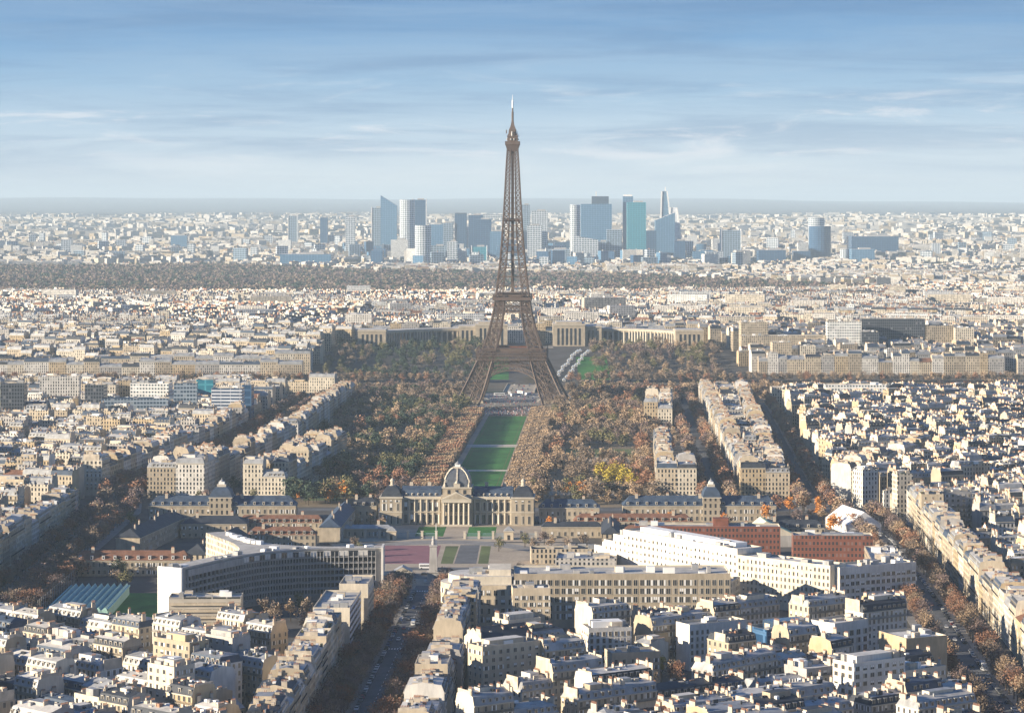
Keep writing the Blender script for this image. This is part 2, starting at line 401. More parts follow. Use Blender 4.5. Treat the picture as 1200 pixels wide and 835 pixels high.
# the park
sheet('park_ground', strip(1790, 2885, -125, 155), 'leaf_litter', 0.004)
sheet('lawn', strip(1815, 2034, -19, 19) + strip(2044, 2236, -19, 19) + strip(2262, 2566, -19, 19), 'lawn', 0.03)
for s0 in (-16.3, 15.9): sheet('lawn_edge', strip(1815, 2034, s0, s0 + .5) + strip(2044, 2236, s0, s0 + .5) + strip(2262, 2566, s0, s0 + .5), 'rough_grass', 0.036)
sheet('gravel_walk', strip(1790, 2700, -24, -19.4) + strip(1790, 2700, 19.4, 24), 'sand', 0.02)
sheet('cross_path', strip(2034.5, 2043.5, -22, 22, n=1) + strip(2238, 2246, -24, 24, n=1) + strip(2251, 2259, -24, 24, n=1), 'pale_gravel', 0.026)
sheet('path', strip(2110, 2116, 60, 130, n=1) + strip(2330, 2335, 55, 150, n=1) + strip(1868, 1928, 52, 104, n=1) + strip(2305, 2395, 52, 80, n=1) + strip(2116, 2150, 60, 122, n=1) + strip(2230, 2238, -120, -50, n=1) + strip(2400, 2405, -125, -48, n=1) + strip(1900, 2500, -82, -78), 'sand', 0.018)
sheet('park_meadow', strip(2150, 2220, 64, 125, n=2) + strip(1830, 1960, -118, -92, n=2) + strip(2260, 2380, -118, -85, n=2), 'rough_grass', 0.014)
sheet('tower_esplanade', [[(-62, 2590), (62, 2590), (66, 2880), (-60, 2880)]], 'pavement', 0.012)
struct(sheet('river', [[(-9000, 2890), (9000, 2890), (9000, 3030), (-9000, 3030)]], 'water', -4.0))
sheet('terrace_basin', [[(14, 3035), (34, 3035), (36, 3105), (16, 3105)]], 'water', 9.5)
def side_lawns():
    mb = MB()
    for s0, s1 in ((-62, -24), (60, 98)):
        for j in range(6):
            y0 = 3060 + j * 24; y1 = y0 + 24
            mb.face([(20 + s0, y0, tz(0, y0) + .15), (20 + s1, y0, tz(0, y0) + .15), (20 + s1, y1, tz(0, y1) + .15), (20 + s0, y1, tz(0, y1) + .15)], 'lawn')
    struct(mb.obj('hillside_lawn'))
side_lawns()
sheet('sports_lawn', [[(-206, 1300), (-178, 1300), (-180, 1392), (-209, 1392)]], 'lawn', 0.03)

# ------------------------------------------------------------------ town houses: choosing what stands where
SPECS = []
def pick_house(x, y, a, w, d, **k):
    q = rng.random()
    sp = dict(x=x, y=y, a=a, w=w, d=d, seed=int(rng.integers(1 << 30)))
    sp['tint'] = TN[int(rng.choice(6, p=[.27, .17, .18, .12, .12, .14]))]
    fl = int(rng.choice([4, 5, 6, 7], p=[.12, .36, .40, .12]))
    sp['h'] = 4.0 + 3.1 * fl - .1
    if q < k.get('pm', .76): sp['style'] = 'mansard'; sp['roof'] = str(rng.choice(['zinc', 'slate', 'blue_slate', 'zinc'], p=[.42, .22, .16, .20]))
    elif q < k.get('pm', .76) + .05: sp['style'] = 'gable'; sp['roof'] = str(rng.choice(['zinc', 'tile', 'slate'])); sp['h'] -= 4
    else: sp['style'] = 'flat'; sp['roof'] = str(rng.choice(['gravel', 'pale_roof'])); sp['tint'] = str(rng.choice(['white', 'ivory', 'cream', 'grey', 'beige', 'sandy'])); sp['h'] += rng.choice([0, 3.1, 3.1])
    sp.update({q: v for q, v in k.items() if q != 'pm'})
    sp['z'] = tz(x, y)
    return sp
def put(sp, check=True):
    if check and not is_free(sp['x'], sp['y'], sp['w'] - .2, sp['d'] - .2, sp['a']): return False
    occupy(sp['x'], sp['y'], sp['w'], sp['d'], sp['a'], sp['h'] + (3.4 if sp['style'] != 'flat' else .5), sp['z'])
    SPECS.append(sp); return True
def row(p0, p1, where, depth=13, wr=(13, 22), flip=False, check=True, pm=.8, drop=0, **k):
    """terrace of houses along p0-p1; facades look to the right of that direction (left when flip)"""
    dx, dy = p1[0] - p0[0], p1[1] - p0[1]; l = math.hypot(dx, dy); dx /= l; dy /= l
    nx, ny = (dy, -dx) if not flip else (-dy, dx)
    a = math.atan2(nx, -ny); t = 0.0; hb = None
    while t < l - 6:
        w = float(rng.uniform(*wr)); w = min(w, l - t)
        if l - t - w < 7: w = l - t
        d = depth + float(rng.uniform(-1.5, 1.5)); m = t + w / 2
        sp = pick_house(p0[0] + dx * m - nx * d / 2, p0[1] + dy * m - ny * d / 2, a, w - .05, d, where=where, row=0, pm=pm, endL=t < 1, endR=t + w > l - 1, **k)
        if not drop or rng.random() > drop: put(sp, check)
        t += w
def fill(poly, ang, where, pm=.76, depth=11.5, street=11, run=(58, 95), wr=(10.5, 19), court_r=(6, 11), **k):
    u = (math.cos(ang), math.sin(ang)); v = (-math.sin(ang), math.cos(ang))
    us = [p[0] * u[0] + p[1] * u[1] for p in poly]; vs_ = [p[0] * v[0] + p[1] * v[1] for p in poly]
    vv = min(vs_) + float(rng.uniform(0, 8)); r = 0
    while vv < max(vs_):
        court = float(rng.uniform(*court_r))
        for half in (0, 1):
            uu = min(us) + float(rng.uniform(0, 20)); r += 1
            while uu < max(us):
                stop = uu + float(rng.uniform(*run))
                first = True
                while uu < stop:
                    w = float(rng.uniform(*wr)); d = depth + float(rng.uniform(-1.5, 2.0))
                    vc = vv + d / 2 if half == 0 else vv + 2 * depth + court - d / 2
                    cu = uu + w / 2; x = cu * u[0] + vc * v[0]; y = cu * u[1] + vc * v[1]
                    if pip((x, y), poly):
                        put(pick_house(x, y, ang if half == 0 else ang + math.pi, w - .05, d, where=where, row=r, pm=pm, **{('endL' if half == 0 else 'endR'): first, ('endR' if half == 0 else 'endL'): uu + w >= stop}, **k))
                        if half == 0 and rng.random() < .6:
                            vc2 = vv + depth + court / 2 + .5; x = cu * u[0] + vc2 * v[0]; y = cu * u[1] + vc2 * v[1]
                            sp = pick_house(x, y, ang + math.pi / 2, max(4.5, min(11, court - 1.5)), w * .6, where=where, row=r, pm=.3, **k)
                            sp['style'] = 'gable' if rng.random() < .6 else 'flat'; sp['h'] = float(rng.uniform(7, 15)); sp['roof'] = str(rng.choice(['zinc', 'tile', 'gravel', 'slate'])); put(sp)
                    uu += w; first = False
                uu += 9
        vv += 2 * depth + court + street

# ------------------------------------------------------------------ special materials of the larger buildings
windowed('office_blue', (0.30, 0.36, 0.42), 3.0, 3.6, 0.40, 0.30, (0.05, 0.08, 0.12), line=0.9, pale=0.1)
windowed('office_white', (0.66, 0.66, 0.64), 3.0, 3.4, 0.30, 0.24, (0.06, 0.08, 0.10), line=0.95, pale=0.15)
windowed('office_dark', (0.10, 0.11, 0.13), 2.6, 3.4, 0.36, 0.36, (0.02, 0.026, 0.035), line=0.8, pale=0.08)
windowed('tower_blue', (0.13, 0.25, 0.38), 9.0, 7.0, 0.41, 0.37, (0.055, 0.14, 0.25), line=0.8, pale=0.0)
windowed('tower_navy', (0.05, 0.12, 0.23), 9.0, 7.0, 0.41, 0.37, (0.02, 0.06, 0.13), line=0.8, pale=0.0)
windowed('tower_teal', (0.06, 0.30, 0.38), 9.0, 7.0, 0.41, 0.37, (0.03, 0.18, 0.25), line=0.8, pale=0.0)
windowed('tower_pale', (0.72, 0.75, 0.78), 9.0, 7.0, 0.41, 0.37, (0.12, 0.16, 0.20), line=0.9, pale=0.0)
windowed('tower_grey', (0.32, 0.42, 0.52), 9.0, 7.0, 0.41, 0.37, (0.07, 0.10, 0.14), line=0.85, pale=0.0)
windowed('colonnade', (0.50, 0.43, 0.33), 5.2, 24.0, 0.25, 0.33, (0.05, 0.045, 0.04), line=1.0, pale=0.0)
windowed('brick_windows', (0.20, 0.075, 0.05), 2.2, 3.4, 0.26, 0.26, (0.04, 0.045, 0.05), line=0.8, pale=0.15)
windowed('ribbon', (0.44, 0.40, 0.34), 7.0, 3.2, 0.46, 0.22, (0.05, 0.05, 0.05), line=1.0, pale=0.1)
windowed('blue_stripe', (0.55, 0.58, 0.62), 9.0, 3.1, 0.48, 0.26, (0.04, 0.07, 0.13), line=1.0, pale=0.0)
windowed('school_long', (0.36, 0.305, 0.23), 3.4, 4.4, 0.2, 0.30, (0.035, 0.035, 0.04), line=0.85, pale=0.05)

DEFER = []
def unit_window():
    mb = MB()   # one wide, one high, looking to -y: pane, stone surround, sill
    mb.face([(-.5, -.03, 0), (.5, -.03, 0), (.5, -.03, 1), (-.5, -.03, 1)], 'glass')
    for x0, x1, z0, z1 in ((-.6, -.5, 0, 1.06), (.5, .6, 0, 1.06), (-.5, .5, 1, 1.06), (-.03, .03, 0, 1)):
        mb.prism([(x0, -.12), (x1, -.12), (x1, 0), (x0, 0)], z0, z1, 'trim', 'trim')
    mb.prism([(-.62, -.22), (.62, -.22), (.62, 0), (-.62, 0)], -.05, 0, 'trim', 'trim')
    return mb
UWIN = None
def add_windows(root, wins, rot0, limit=96, mesh=None):
    """wins: local (x,y,z), local rotation, width, height; only those that can be seen are built"""
    ca, sa = math.cos(rot0), math.sin(rot0); rx, ry, rz = root.location; n = 0; more = MB()
    for (x, y, z), r, w, h in wins:
        g = (rx + x * ca - y * sa, ry + x * sa + y * ca); t = rot0 + r
        nrm = (math.sin(t), -math.cos(t))
        if nrm[0] * (0 - g[0]) + nrm[1] * (0 - g[1]) <= 0: continue
        if not sees((g[0] + nrm[0] * .5, g[1] + nrm[1] * .5, rz + z + h * .6)): continue
        if n < limit: inst('window', mesh or UWIN[hash((round(x * 7), round(z * 5), round(rx))) % 5], root, (x, y, z), r, (w, 1, h)); n += 1
        else:
            c2, s2 = math.cos(r), math.sin(r); u = UWB; k = len(more.v)
            more.v.extend([(x + p[0] * w * c2 - p[1] * s2, y + p[0] * w * s2 + p[1] * c2, z + p[2] * h) for p in u.v])
            rm = [more.mat(q) for q in u.mats]; more.f.extend([tuple(i + k for i in f) for f in u.f]); more.m.extend([rm[i] for i in u.m]); more.uv.extend(u.uv)
    if more.f: o = more.obj('window', root); o['kind'] = 'stuff'
    return n
def grid_windows(w, d, z0, h, bay, fl, ww, wh, faces='FLRB'):
    out = []
    for f in faces:
        L = w if f in 'FB' else d; nb = max(1, int((L - 1.2) / bay)); s = L / nb if nb > 1 else L
        for k in range(nb):
            t = -L / 2 + (k + .5) * (L / nb); z = z0
            while z + wh < z0 + h - .5:
                if f == 'F': out.append(((t, -d / 2, z), 0, ww, wh))
                elif f == 'B': out.append(((-t, d / 2, z), math.pi, ww, wh))
                elif f == 'R': out.append(((w / 2, t, z), math.pi / 2, ww, wh))
                else: out.append(((-w / 2, -t, z), -math.pi / 2, ww, wh))
                z += fl
    return out
def rooftop_clutter(mb, w, d, h, seed, n=4, mat=('white_paint', 'concrete', 'zinc', 'stack_wall')):
    r = random.Random(seed)
    for k in range(n):
        bx = r.uniform(1.5, min(6, w * .3)); by = r.uniform(1.5, min(5, d * .4))
        mb.box((r.uniform(-.5, .5) * (w - bx - 2), r.uniform(-.5, .5) * (d - by - 2), h), (bx, by, r.uniform(1, 3.2)), r.choice(mat))
def slab(name, label, cat, x, y, a, w, d, h, wall='office_white', plain=None, roof='gravel', win=None, faces='FLRB', parapet=1.0, huts=4, sides=None, base=0.0, stripes=None, penthouse=None, seed=1, blank=''):
    """a plain tall or long building: walls, roof with parapet and plant rooms, windows (objects when win is given)"""
    z = tz(x, y) + base
    occupy(x, y, w, d, a, h + parapet, z)
    def build():
        t = thing(name, label, cat, (x, y, z), a)
        c = corners(0, 0, w, d, 0); mb = MB(); wm = wall if not win else plain or 'wall_cream'
        ss = [('wall_white' if plain is None else plain) if f in blank else wm for f in 'FRBL']
        mb.prism(c, 0, h + parapet, wm, None, sides=ss)
        i = .35; ci = [(p[0] * (1 - 2 * i / w), p[1] * (1 - 2 * i / d)) for p in c]
        for k in range(4):
            k2 = (k + 1) % 4
            mb.face([(*c[k], h + parapet), (*c[k2], h + parapet), (*ci[k2], h + parapet), (*ci[k], h + parapet)], 'trim')
            mb.face([(*ci[k2], h), (*ci[k], h), (*ci[k], h + parapet), (*ci[k2], h + parapet)], 'trim')
        mb.obj('wall', t)
        rf = MB(); rf.face([(*p, h) for p in ci], roof)
        rooftop_clutter(rf, w, d, h, seed, huts)
        if penthouse: rf.box((penthouse[0], penthouse[1], h), penthouse[2:5], penthouse[5] if len(penthouse) > 5 else 'white_paint')
        rf.obj('roof', t)
        if stripes:
            zz = stripes[0]
            while zz < h - 1:
                s = MB(); s.box((0, -d / 2 - .45, zz), (w - .4, .9, stripes[2]), stripes[3], bottom=True); s.obj('balcony', t); zz += stripes[1]
        if win: add_windows(t, grid_windows(w, d, win[4] if len(win) > 4 else 4.2, h - (win[4] if len(win) > 4 else 4.2) + .6, win[0], win[1], win[2], win[3], faces), a)
        return t
    DEFER.append(build)

# a long pitched-roof range of the military school
def range_(name, label, x, y, a, w, d, h, rise, roof='slate', wall='school_long', dormers=0, pavilion=None, cat='barracks', win=None, dorm_mat='trim', seed=3):
    occupy(x, y, w, d, a, h + rise * .5, tz(x, y)); z = tz(x, y)
    if pavilion: occupy(x + pavilion[0] * math.cos(a), y + pavilion[0] * math.sin(a), pavilion[1], d + 3, a, pavilion[2], z)
    def build():
        t = thing(name, label, cat, (x, y, z), a); rnd = random.Random(seed)
        mb = MB(); c = corners(0, 0, w, d, 0); mb.prism(c, 0, h, wall if not win else 'stone'); 
        for s in (-1, 1): mb.box((0, s * (d / 2 + .18), h - .5), (w - .1, .36, .5), 'trim', bottom=True)
        mb.obj('wall', t)
        rf = MB(); o = .5; hip = min(d * .35, w * .2)
        e = [(-w / 2 - o, -d / 2 - o, h), (w / 2 + o, -d / 2 - o, h), (w / 2 + o, d / 2 + o, h), (-w / 2 - o, d / 2 + o, h)]
        r0 = (-w / 2 + hip, 0, h + rise); r1 = (w / 2 - hip, 0, h + rise)
        rf.face([e[0], e[1], r1, r0], roof); rf.face([e[1], e[2], r1], roof); rf.face([e[2], e[3], r0, r1], roof); rf.face([e[3], e[0], r0], roof)
        rf.face([e[3], e[2], e[1], e[0]], roof)
        ro = rf.obj('roof', t)
        n = dormers
        if n:
            dm = MB(); dm.box((0, 0, 0), (1.5, 1.9, 1.9), dorm_mat); dm.face([(-.45, -.97, .3), (.45, -.97, .3), (.45, -.97, 1.5), (-.45, -.97, 1.5)], 'glass')
            dm.prism([(-.9, -1.1), (.9, -1.1), (.9, 1), (-.9, 1)], 1.9, 2.05, 'zinc', 'zinc'); me = dm.mesh('dormer')
            for k in range(n):
                X = -w / 2 + (k + .5) * w / n
                inst('dormer', me, ro, (X, -d / 2 + 1.1, h + rise * (1.3 / (d / 2)) - .55))
        ch = MB(); ch.box((0, 0, 0), (1.8, .8, 3.0), 'stack_wall'); ch.box((0, 0, 3), (1.5, .5, .6), 'terracotta'); cme = ch.mesh('chimney')
        k = max(2, int(w / 20))
        for i in range(k): inst('chimney', cme, ro, (-w / 2 + (i + .5) * w / k + rnd.uniform(-2, 2), rnd.choice((-1, 1)) * d * .12, h + rise * .72))
        if win: add_windows(t, grid_windows(w, d, 1.2, h - .6, win[0], win[1], win[2], win[3], 'FR'), a)
        if pavilion:
            px, pw, ph, pt = pavilion; pv = MB(); pd = d + 3
            pv.prism(corners(px, 0, pw, pd, 0), 0, ph, 'school_long', 'trim'); pv.box((px, 0, ph), (pw + .8, pd + .8, .7), 'trim', bottom=True); po = pv.obj('pavilion', t)
            pr = MB(); q = corners(px, 0, pw, pd, 0); rings = []
            for s_, zz in ((1, .7), (.93, 2.6), (.8, 4.6), (.60, 6.2), (.44, 7.0)): rings.append([(px + (p[0] - px) * s_, p[1] * s_, ph + zz) for p in q])
            pr.loft(rings, 'blue_slate'); pr.obj('pavilion_roof', po)
            cu = MB(); cu.box((px, 0, ph + 7), (pw * .40, pd * .30, 1.7), 'trim'); cu.box((px, 0, ph + 8.7), (pw * .26, pd * .2, 1.6), 'white_paint'); cu.lathe((px, 0, ph + 10.3), [(1.6, 0), (1.2, .8), (.3, 1.4), (.1, 2.6)], 'zinc'); cu.obj('lantern', po)
    DEFER.append(build)

G_SCHOOL = 'buildings of the military school'
# ---- reserved ground
def seg_occ(pl, w):
    for (x0, y0), (x1, y1) in zip(pl[:-1], pl[1:]): occupy((x0 + x1) / 2, (y0 + y1) / 2, w, math.hypot(x1 - x0, y1 - y0) - 1, -math.atan2(x1 - x0, y1 - y0))
occupy(ax(1135), 1135, 2 * AVE_W, 570, AXA)
seg_occ(SUF, 31); seg_occ(BRE, 31); seg_occ(BOS, 27); seg_occ(LAB, 27)
PARK_I = len(OBB); occupy(ax(2335) + 8, 2335, 236, 1100, AXA)
occupy(90, 1776, 480, 17, 0)
occupy(25, 3130, 500, 480, 0)
occupy(-190, 1346, 44, 100, 0); occupy(-224, 1346, 42, 100, 0)
occupy(-30, 1540, 150, 290, 0)

# ---- named buildings near the camera
slab('office_slab', 'low beige office slab with brown ribbon windows in front of the curved office', 'office', -149, 1247, R(2), 35, 14, 20, plain='wall_cream', roof='pale_roof', wall='ribbon', huts=7, seed=5, blank='LR', stripes=(4.2, 3.2, 1.2, 'wall_cream'))
slab('apartment_block', 'tall cream block with a plain white gable beside the avenue, behind the dome house', 'apartment house', -76, 1252, AXA, 14, 30, 27, win=(2.8, 3.1, 1.3, 1.7), plain='wall_ivory', faces='LR', huts=5, seed=6)
slab('office_block', 'office with blue striped glass side towards the avenue and rooftop planters', 'office', -82, 1203, AXA, 17, 54, 25, wall='blue_stripe', plain='wall_ivory', blank='FB', roof='gravel', huts=7, seed=7)
slab('apartment_block', 'narrow cream tower block with dark square windows before the columned ministry', 'apartment house', 9, 1222, R(3), 18, 12, 28, plain='wall_cream', win=(2.9, 3.2, 1.6, 1.9), huts=4, seed=8)
slab('office_building', 'white office with large square windows and navy glass roof wing', 'office', 147, 1150, R(40), 22, 15, 24, plain='wall_white', win=(3.5, 3.6, 2.2, 2.2), huts=5, roof='pale_roof', seed=9)
slab('glass_wing', 'dark navy glass wing behind the white office with square windows', 'office', 122, 1146, R(28), 30, 16, 22, wall='tower_navy', plain='wall_white', roof='dark_glass_blue', huts=6, seed=10, penthouse=(2, 1, 20, 9, 3.2, 'dark_glass_blue'))
slab('apartment_block', 'house with a big blank tan party wall beside the second boulevard', 'apartment house', 176, 1124, R(24), 21, 22, 22, plain='wall_sandy', win=(2.6, 3.1, 1.2, 1.8), faces='R', roof='pale_roof', huts=8, seed=11)
slab('apartment_block', 'white six-storey house with blue-grey roof and lit blank left gable', 'apartment house', 91, 1171, R(30), 31, 11, 20, plain='wall_white', win=(2.6, 3.0, 1.1, 1.8), faces='FR', roof='zinc', huts=6, seed=12)
slab('apartment_block', 'white stepped house with roof terraces left of the six-storey white house', 'apartment house', 43, 1163, R(12), 20, 13, 19, plain='wall_white', win=(2.6, 3.0, 1.2, 1.9), faces='FLR', roof='pale_roof', huts=7, seed=13, penthouse=(0, 2, 14, 8, 3))
slab('apartment_block', 'plain cream flats with garden trees below, between the white houses', 'apartment house', 53, 1128, R(14), 22, 12, 14, plain='wall_cream', win=(3.0, 3.0, 1.2, 1.7), faces='FL', roof='gravel', huts=5, seed=14)
slab('office_building', 'long beige ministry front with tall piers and four rows of dark windows', 'ministry', 55, 1293, R(0.5), 108, 30, 26, plain='wall_beige', win=(3.2, 4.2, 1.9, 2.8), faces='F', roof='gravel', huts=14, seed=15)
slab('office_building', 'long white ministry with stepped top storey and three window rows', 'ministry', 98, 1405, math.atan2(-83, 57), 101, 17, 27.5, plain='wall_white', win=(3.6, 3.8, 1.2, 1.5, 12), faces='F', roof='pale_roof', huts=10, seed=16, penthouse=(-2, 3, 84, 8, 2.4))
for k_, (h_, n_) in enumerate(((24, 'upper'), (20, 'middle'), (16, 'lowest'))):
    slab('stepped_terrace', f'{n_} white step of the terraced far end of the long white ministry', 'ministry', 98 - .566 * (55 + 9 * k_), 1405 + .824 * (55 + 9 * k_), math.atan2(-83, 57), 9, 17, h_, plain='wall_white', win=(3.0, 3.8, 1.2, 1.5, 12), faces='FL', roof='pale_roof', huts=1, seed=40 + k_)
slab('office_wing', 'cream wing with upper window row joining the white ministry to its end block', 'ministry', 146, 1339, math.atan2(-40, 43), 60, 14, 25, plain='wall_ivory', win=(2.6, 3.6, 1.0, 1.9), faces='F', roof='pale_roof', huts=4, seed=17)
slab('office_building', 'white end block with three rows of square windows at the boulevard', 'ministry', 186, 1331, math.atan2(22, 43), 48, 15, 24, plain='wall_white', win=(3.0, 3.7, 2.0, 1.9), faces='FR', roof='pale_roof', huts=8, seed=18)
slab('office_building', 'long red brick building with a stair tower behind the white ministry', 'office', 116, 1523, R(-2), 86, 15, 20, wall='brick_windows', plain='brick_red', roof='zinc', huts=6, seed=19, penthouse=(8, 0, 9, 9, 5, 'brick_red'))
slab('office_building', 'shorter red brick building with a green glass bay beside the boulevard', 'office', 186, 1488, R(-3), 46, 15, 19, wall='brick_windows', plain='brick_red', roof='zinc', huts=5, seed=20, penthouse=(6, 0, 24, 7, 1.5, 'zinc'))
slab('workshop_roof', 'low building under white cluttered skylight roof right of the red brick blocks', 'workshop', 207, 1420, R(-4), 18, 74, 16, wall='win_beige', roof='pale_roof', huts=22, seed=21)
slab('low_office', 'low grey flat-roofed offices behind the long beige ministry', 'office', 22, 1366, R(3), 66, 24, 15, wall='win_grey', roof='slate', huts=12, seed=22)
slab('low_office', 'low zinc-roofed hall beside the white ministry and the school gate', 'office', 42, 1440, R(-4), 34, 26, 13, wall='win_grey', roof='zinc', huts=9, seed=23)
slab('low_office', 'low dark-roofed sheds along the place beside the plum court road', 'office', 34, 1512, R(2), 46, 15, 8, wall='win_cream', roof='slate', huts=8, seed=26)
slab('low_office', 'flat white annex in the angle behind the cream ministry wing', 'office', 104, 1338, R(-20), 26, 20, 15, wall='win_ivory', roof='pale_roof', huts=9, seed=24)

range_('barrack_range', 'long slate-roofed school range with a domed middle pavilion, beside the boulevard trees', -193, 1712, R(0), 98, 14, 11, 6, roof='blue_slate', pavilion=(-1, 15, 16, 0), dormers=16, win=(3.6, 4.6, 1.3, 2.6))
range_('barrack_range', 'long slate-roofed school range with a domed middle pavilion, behind the red brick building', 125, 1712, R(0), 102, 14, 11, 6, roof='blue_slate', pavilion=(8, 12, 16, 0), dormers=16, win=(3.6, 4.6, 1.3, 2.6))
range_('barrack_range', 'dark-roofed long school range running away from the camera beside the boulevard', -224, 1592, R(90) + R(-8), 104, 15, 11, 5, roof='slate', win=(3.6, 4.4, 1.2, 2.4))
range_('barrack_range', 'brown-roofed school barrack with a row of white dormers behind the tennis roof', -216, 1462, R(0), 66, 12, 9, 5, roof='tile', dormers=10, dorm_mat='white_paint', win=(3.0, 4.2, 1.2, 2.2))
range_('barrack_range', 'cream low school block with slate roof between two dark ranges', -189, 1634, R(0), 42, 22, 9, 4, roof='slate', win=(3.6, 4.4, 1.3, 1.8))
range_('barrack_range', 'steep dark slate range running back beside the curved office', -176, 1530, R(80), 90, 14, 8, 6, roof='slate')
range_('barrack_range', 'brown-roofed cross range with dormers below the domed slate range', -148, 1642, R(0), 56, 12, 8, 4.5, roof='tile', dormers=12, win=(3.4, 4.2, 1.2, 2.2))
range_('barrack_range', 'second brown-roofed cross range nearer the curved office', -142, 1582, R(0), 42, 12, 8, 4.5, roof='tile', dormers=9, win=(3.4, 4.2, 1.2, 2.2))
range_('barrack_range', 'blue slate range running back to the park left of the school', -112, 1650, R(88), 104, 13, 10, 5, roof='blue_slate', win=(3.6, 4.4, 1.2, 2.4))
range_('barrack_range', 'short slate school wing just left of the columned palace', -98, 1702, R(-2), 17, 13, 12, 5, roof='slate', dormers=3, win=(3.4, 4.6, 1.2, 2.4))
range_('gate_lodge', 'low cream gate wing with small central pediment left of the forecourt', -93, 1628, R(0), 34, 8, 6, 2, roof='zinc', cat='lodge', win=(4, 9, 1.4, 2.6))
range_('gate_lodge', 'low cream gate wing right of the forecourt beside the slate hall', 38, 1628, R(0), 38, 8, 7, 3, roof='slate', cat='lodge', win=(4, 9, 1.4, 2.6))
range_('barrack_range', 'slate-roofed school wing right of the columned palace', 38, 1700, R(-2), 40, 13, 11, 5, roof='blue_slate', dormers=7, win=(3.4, 4.6, 1.2, 2.4))
range_('barrack_range', 'long low school range with dark brown roof behind the white ministry', 78, 1650, R(-1), 76, 13, 8, 4.5, roof='tile', dormers=14, win=(3.4, 4.2, 1.2, 2.2))
range_('barrack_range', 'dark brown school range nearest the back of the red brick building', 112, 1590, R(-1), 88, 13, 8, 4.5, roof='tile', dormers=12)
range_('barrack_range', 'slate range running back from the gate wing towards the park', 62, 1610, R(88), 60, 11, 8, 4.5, roof='slate')
range_('barrack_range', 'small slate-roofed school house beside the tall red stair tower', 176, 1610, R(-3), 40, 14, 9, 4.5, roof='slate', dormers=6)

occupy(-150, 1352, 58, 130, 0)
# ---- modern blocks beyond, left
left_mod = [(0, 28, 450, 492, 'office_dark', 'dark glass office with white end strips at the river side'),
            (30, 52, 476, 500, 'office_white', 'low white office beside the dark glass office'),
            (46, 92, 442, 476, 'win_white', 'long pale office behind the round office'),
            (100, 122, 452, 492, 'office_dark', 'dark office with upright white stripes beside the round office'),
            (120, 136, 452, 480, 'win_ivory', 'small cream block beside the striped dark office'),
            (137, 152, 447, 478, 'win_sandy', 'tan slab block rising between white offices'),
            (153, 199, 450, 480, 'office_white', 'wide white office with square dark windows'),
            (118, 196, 468, 492, 'office_blue', 'long low blue glass office before the white offices'),
            (203, 230, 450, 487, 'office_blue', 'blue-grey office with wide white gable'),
            (230, 250, 446, 478, 'tower_teal', 'dark teal office block beside the trees'),
            (248, 284, 456, 490, 'blue_stripe', 'white-gabled office with blue stripes on its side'),
            (284, 295, 452, 486, 'tower_navy', 'narrow dark blue office at the end of the row')]
for x0, x1, yt, yb, wl, lb in left_mod:
    yb += 14; Y = F * CAMZ / (yb - 242) ; w = (x1 - x0) * Y / F; h = (yb - yt) * Y / F
    slab('office_block', lb, 'office', ((x0 + x1) / 2 - 600) * Y / F, Y + 9, R(rng.uniform(-6, 6)), w, 18, h, wall=wl, roof='pale_roof', huts=4, seed=int(x0), blank='L')
right_mod = [(970, 1010, 397, 432, 'office_white', 'white stone office with many small windows facing the river trees'),
             (1010, 1084, 397, 430, 'office_dark', 'wide dark glass office beside the white stone office'),
             (1010, 1030, 407, 433, 'office_dark', 'small dark office with white frame in front of the wide glass office'),
             (1085, 1118, 405, 430, 'win_beige', 'square beige stone building beyond the river trees'),
             (868, 972, 390, 407, 'win_cream', 'long low cream palace wing on the hillside'),
             (905, 928, 417, 440, 'win_cream', 'small cream villa block among the river trees'),
             (938, 956, 421, 440, 'win_ivory', 'narrow ivory villa block among the river trees'),
             (868, 900, 408, 436, 'win_cream', 'cream corner house below the long palace wing'),
             (1120, 1142, 406, 431, 'win_ivory', 'ivory house right of the square beige building'),
             (968, 1040, 452, 478, 'office_white', 'large white stepped office amid the zinc roofs'),
             (905, 935, 455, 470, 'win_ivory', 'small ivory office beside the large white stepped office')]
for x0, x1, yt, yb, wl, lb in right_mod:
    yb += 8; Y = 3150 if yb < 452 else F * CAMZ / (yb - 242)
    for _ in range(4): Y = F * (CAMZ - tz(0, Y)) / (yb - 242)
    w = (x1 - x0) * Y / F; h = (yb - yt) * Y / F
    slab('office_block', lb, 'office', ((x0 + x1) / 2 - 600) * Y / F, Y + 12, R(rng.uniform(-3, 3)), w, 22, h, wall=wl, roof='pale_roof', huts=6, seed=int(x0))

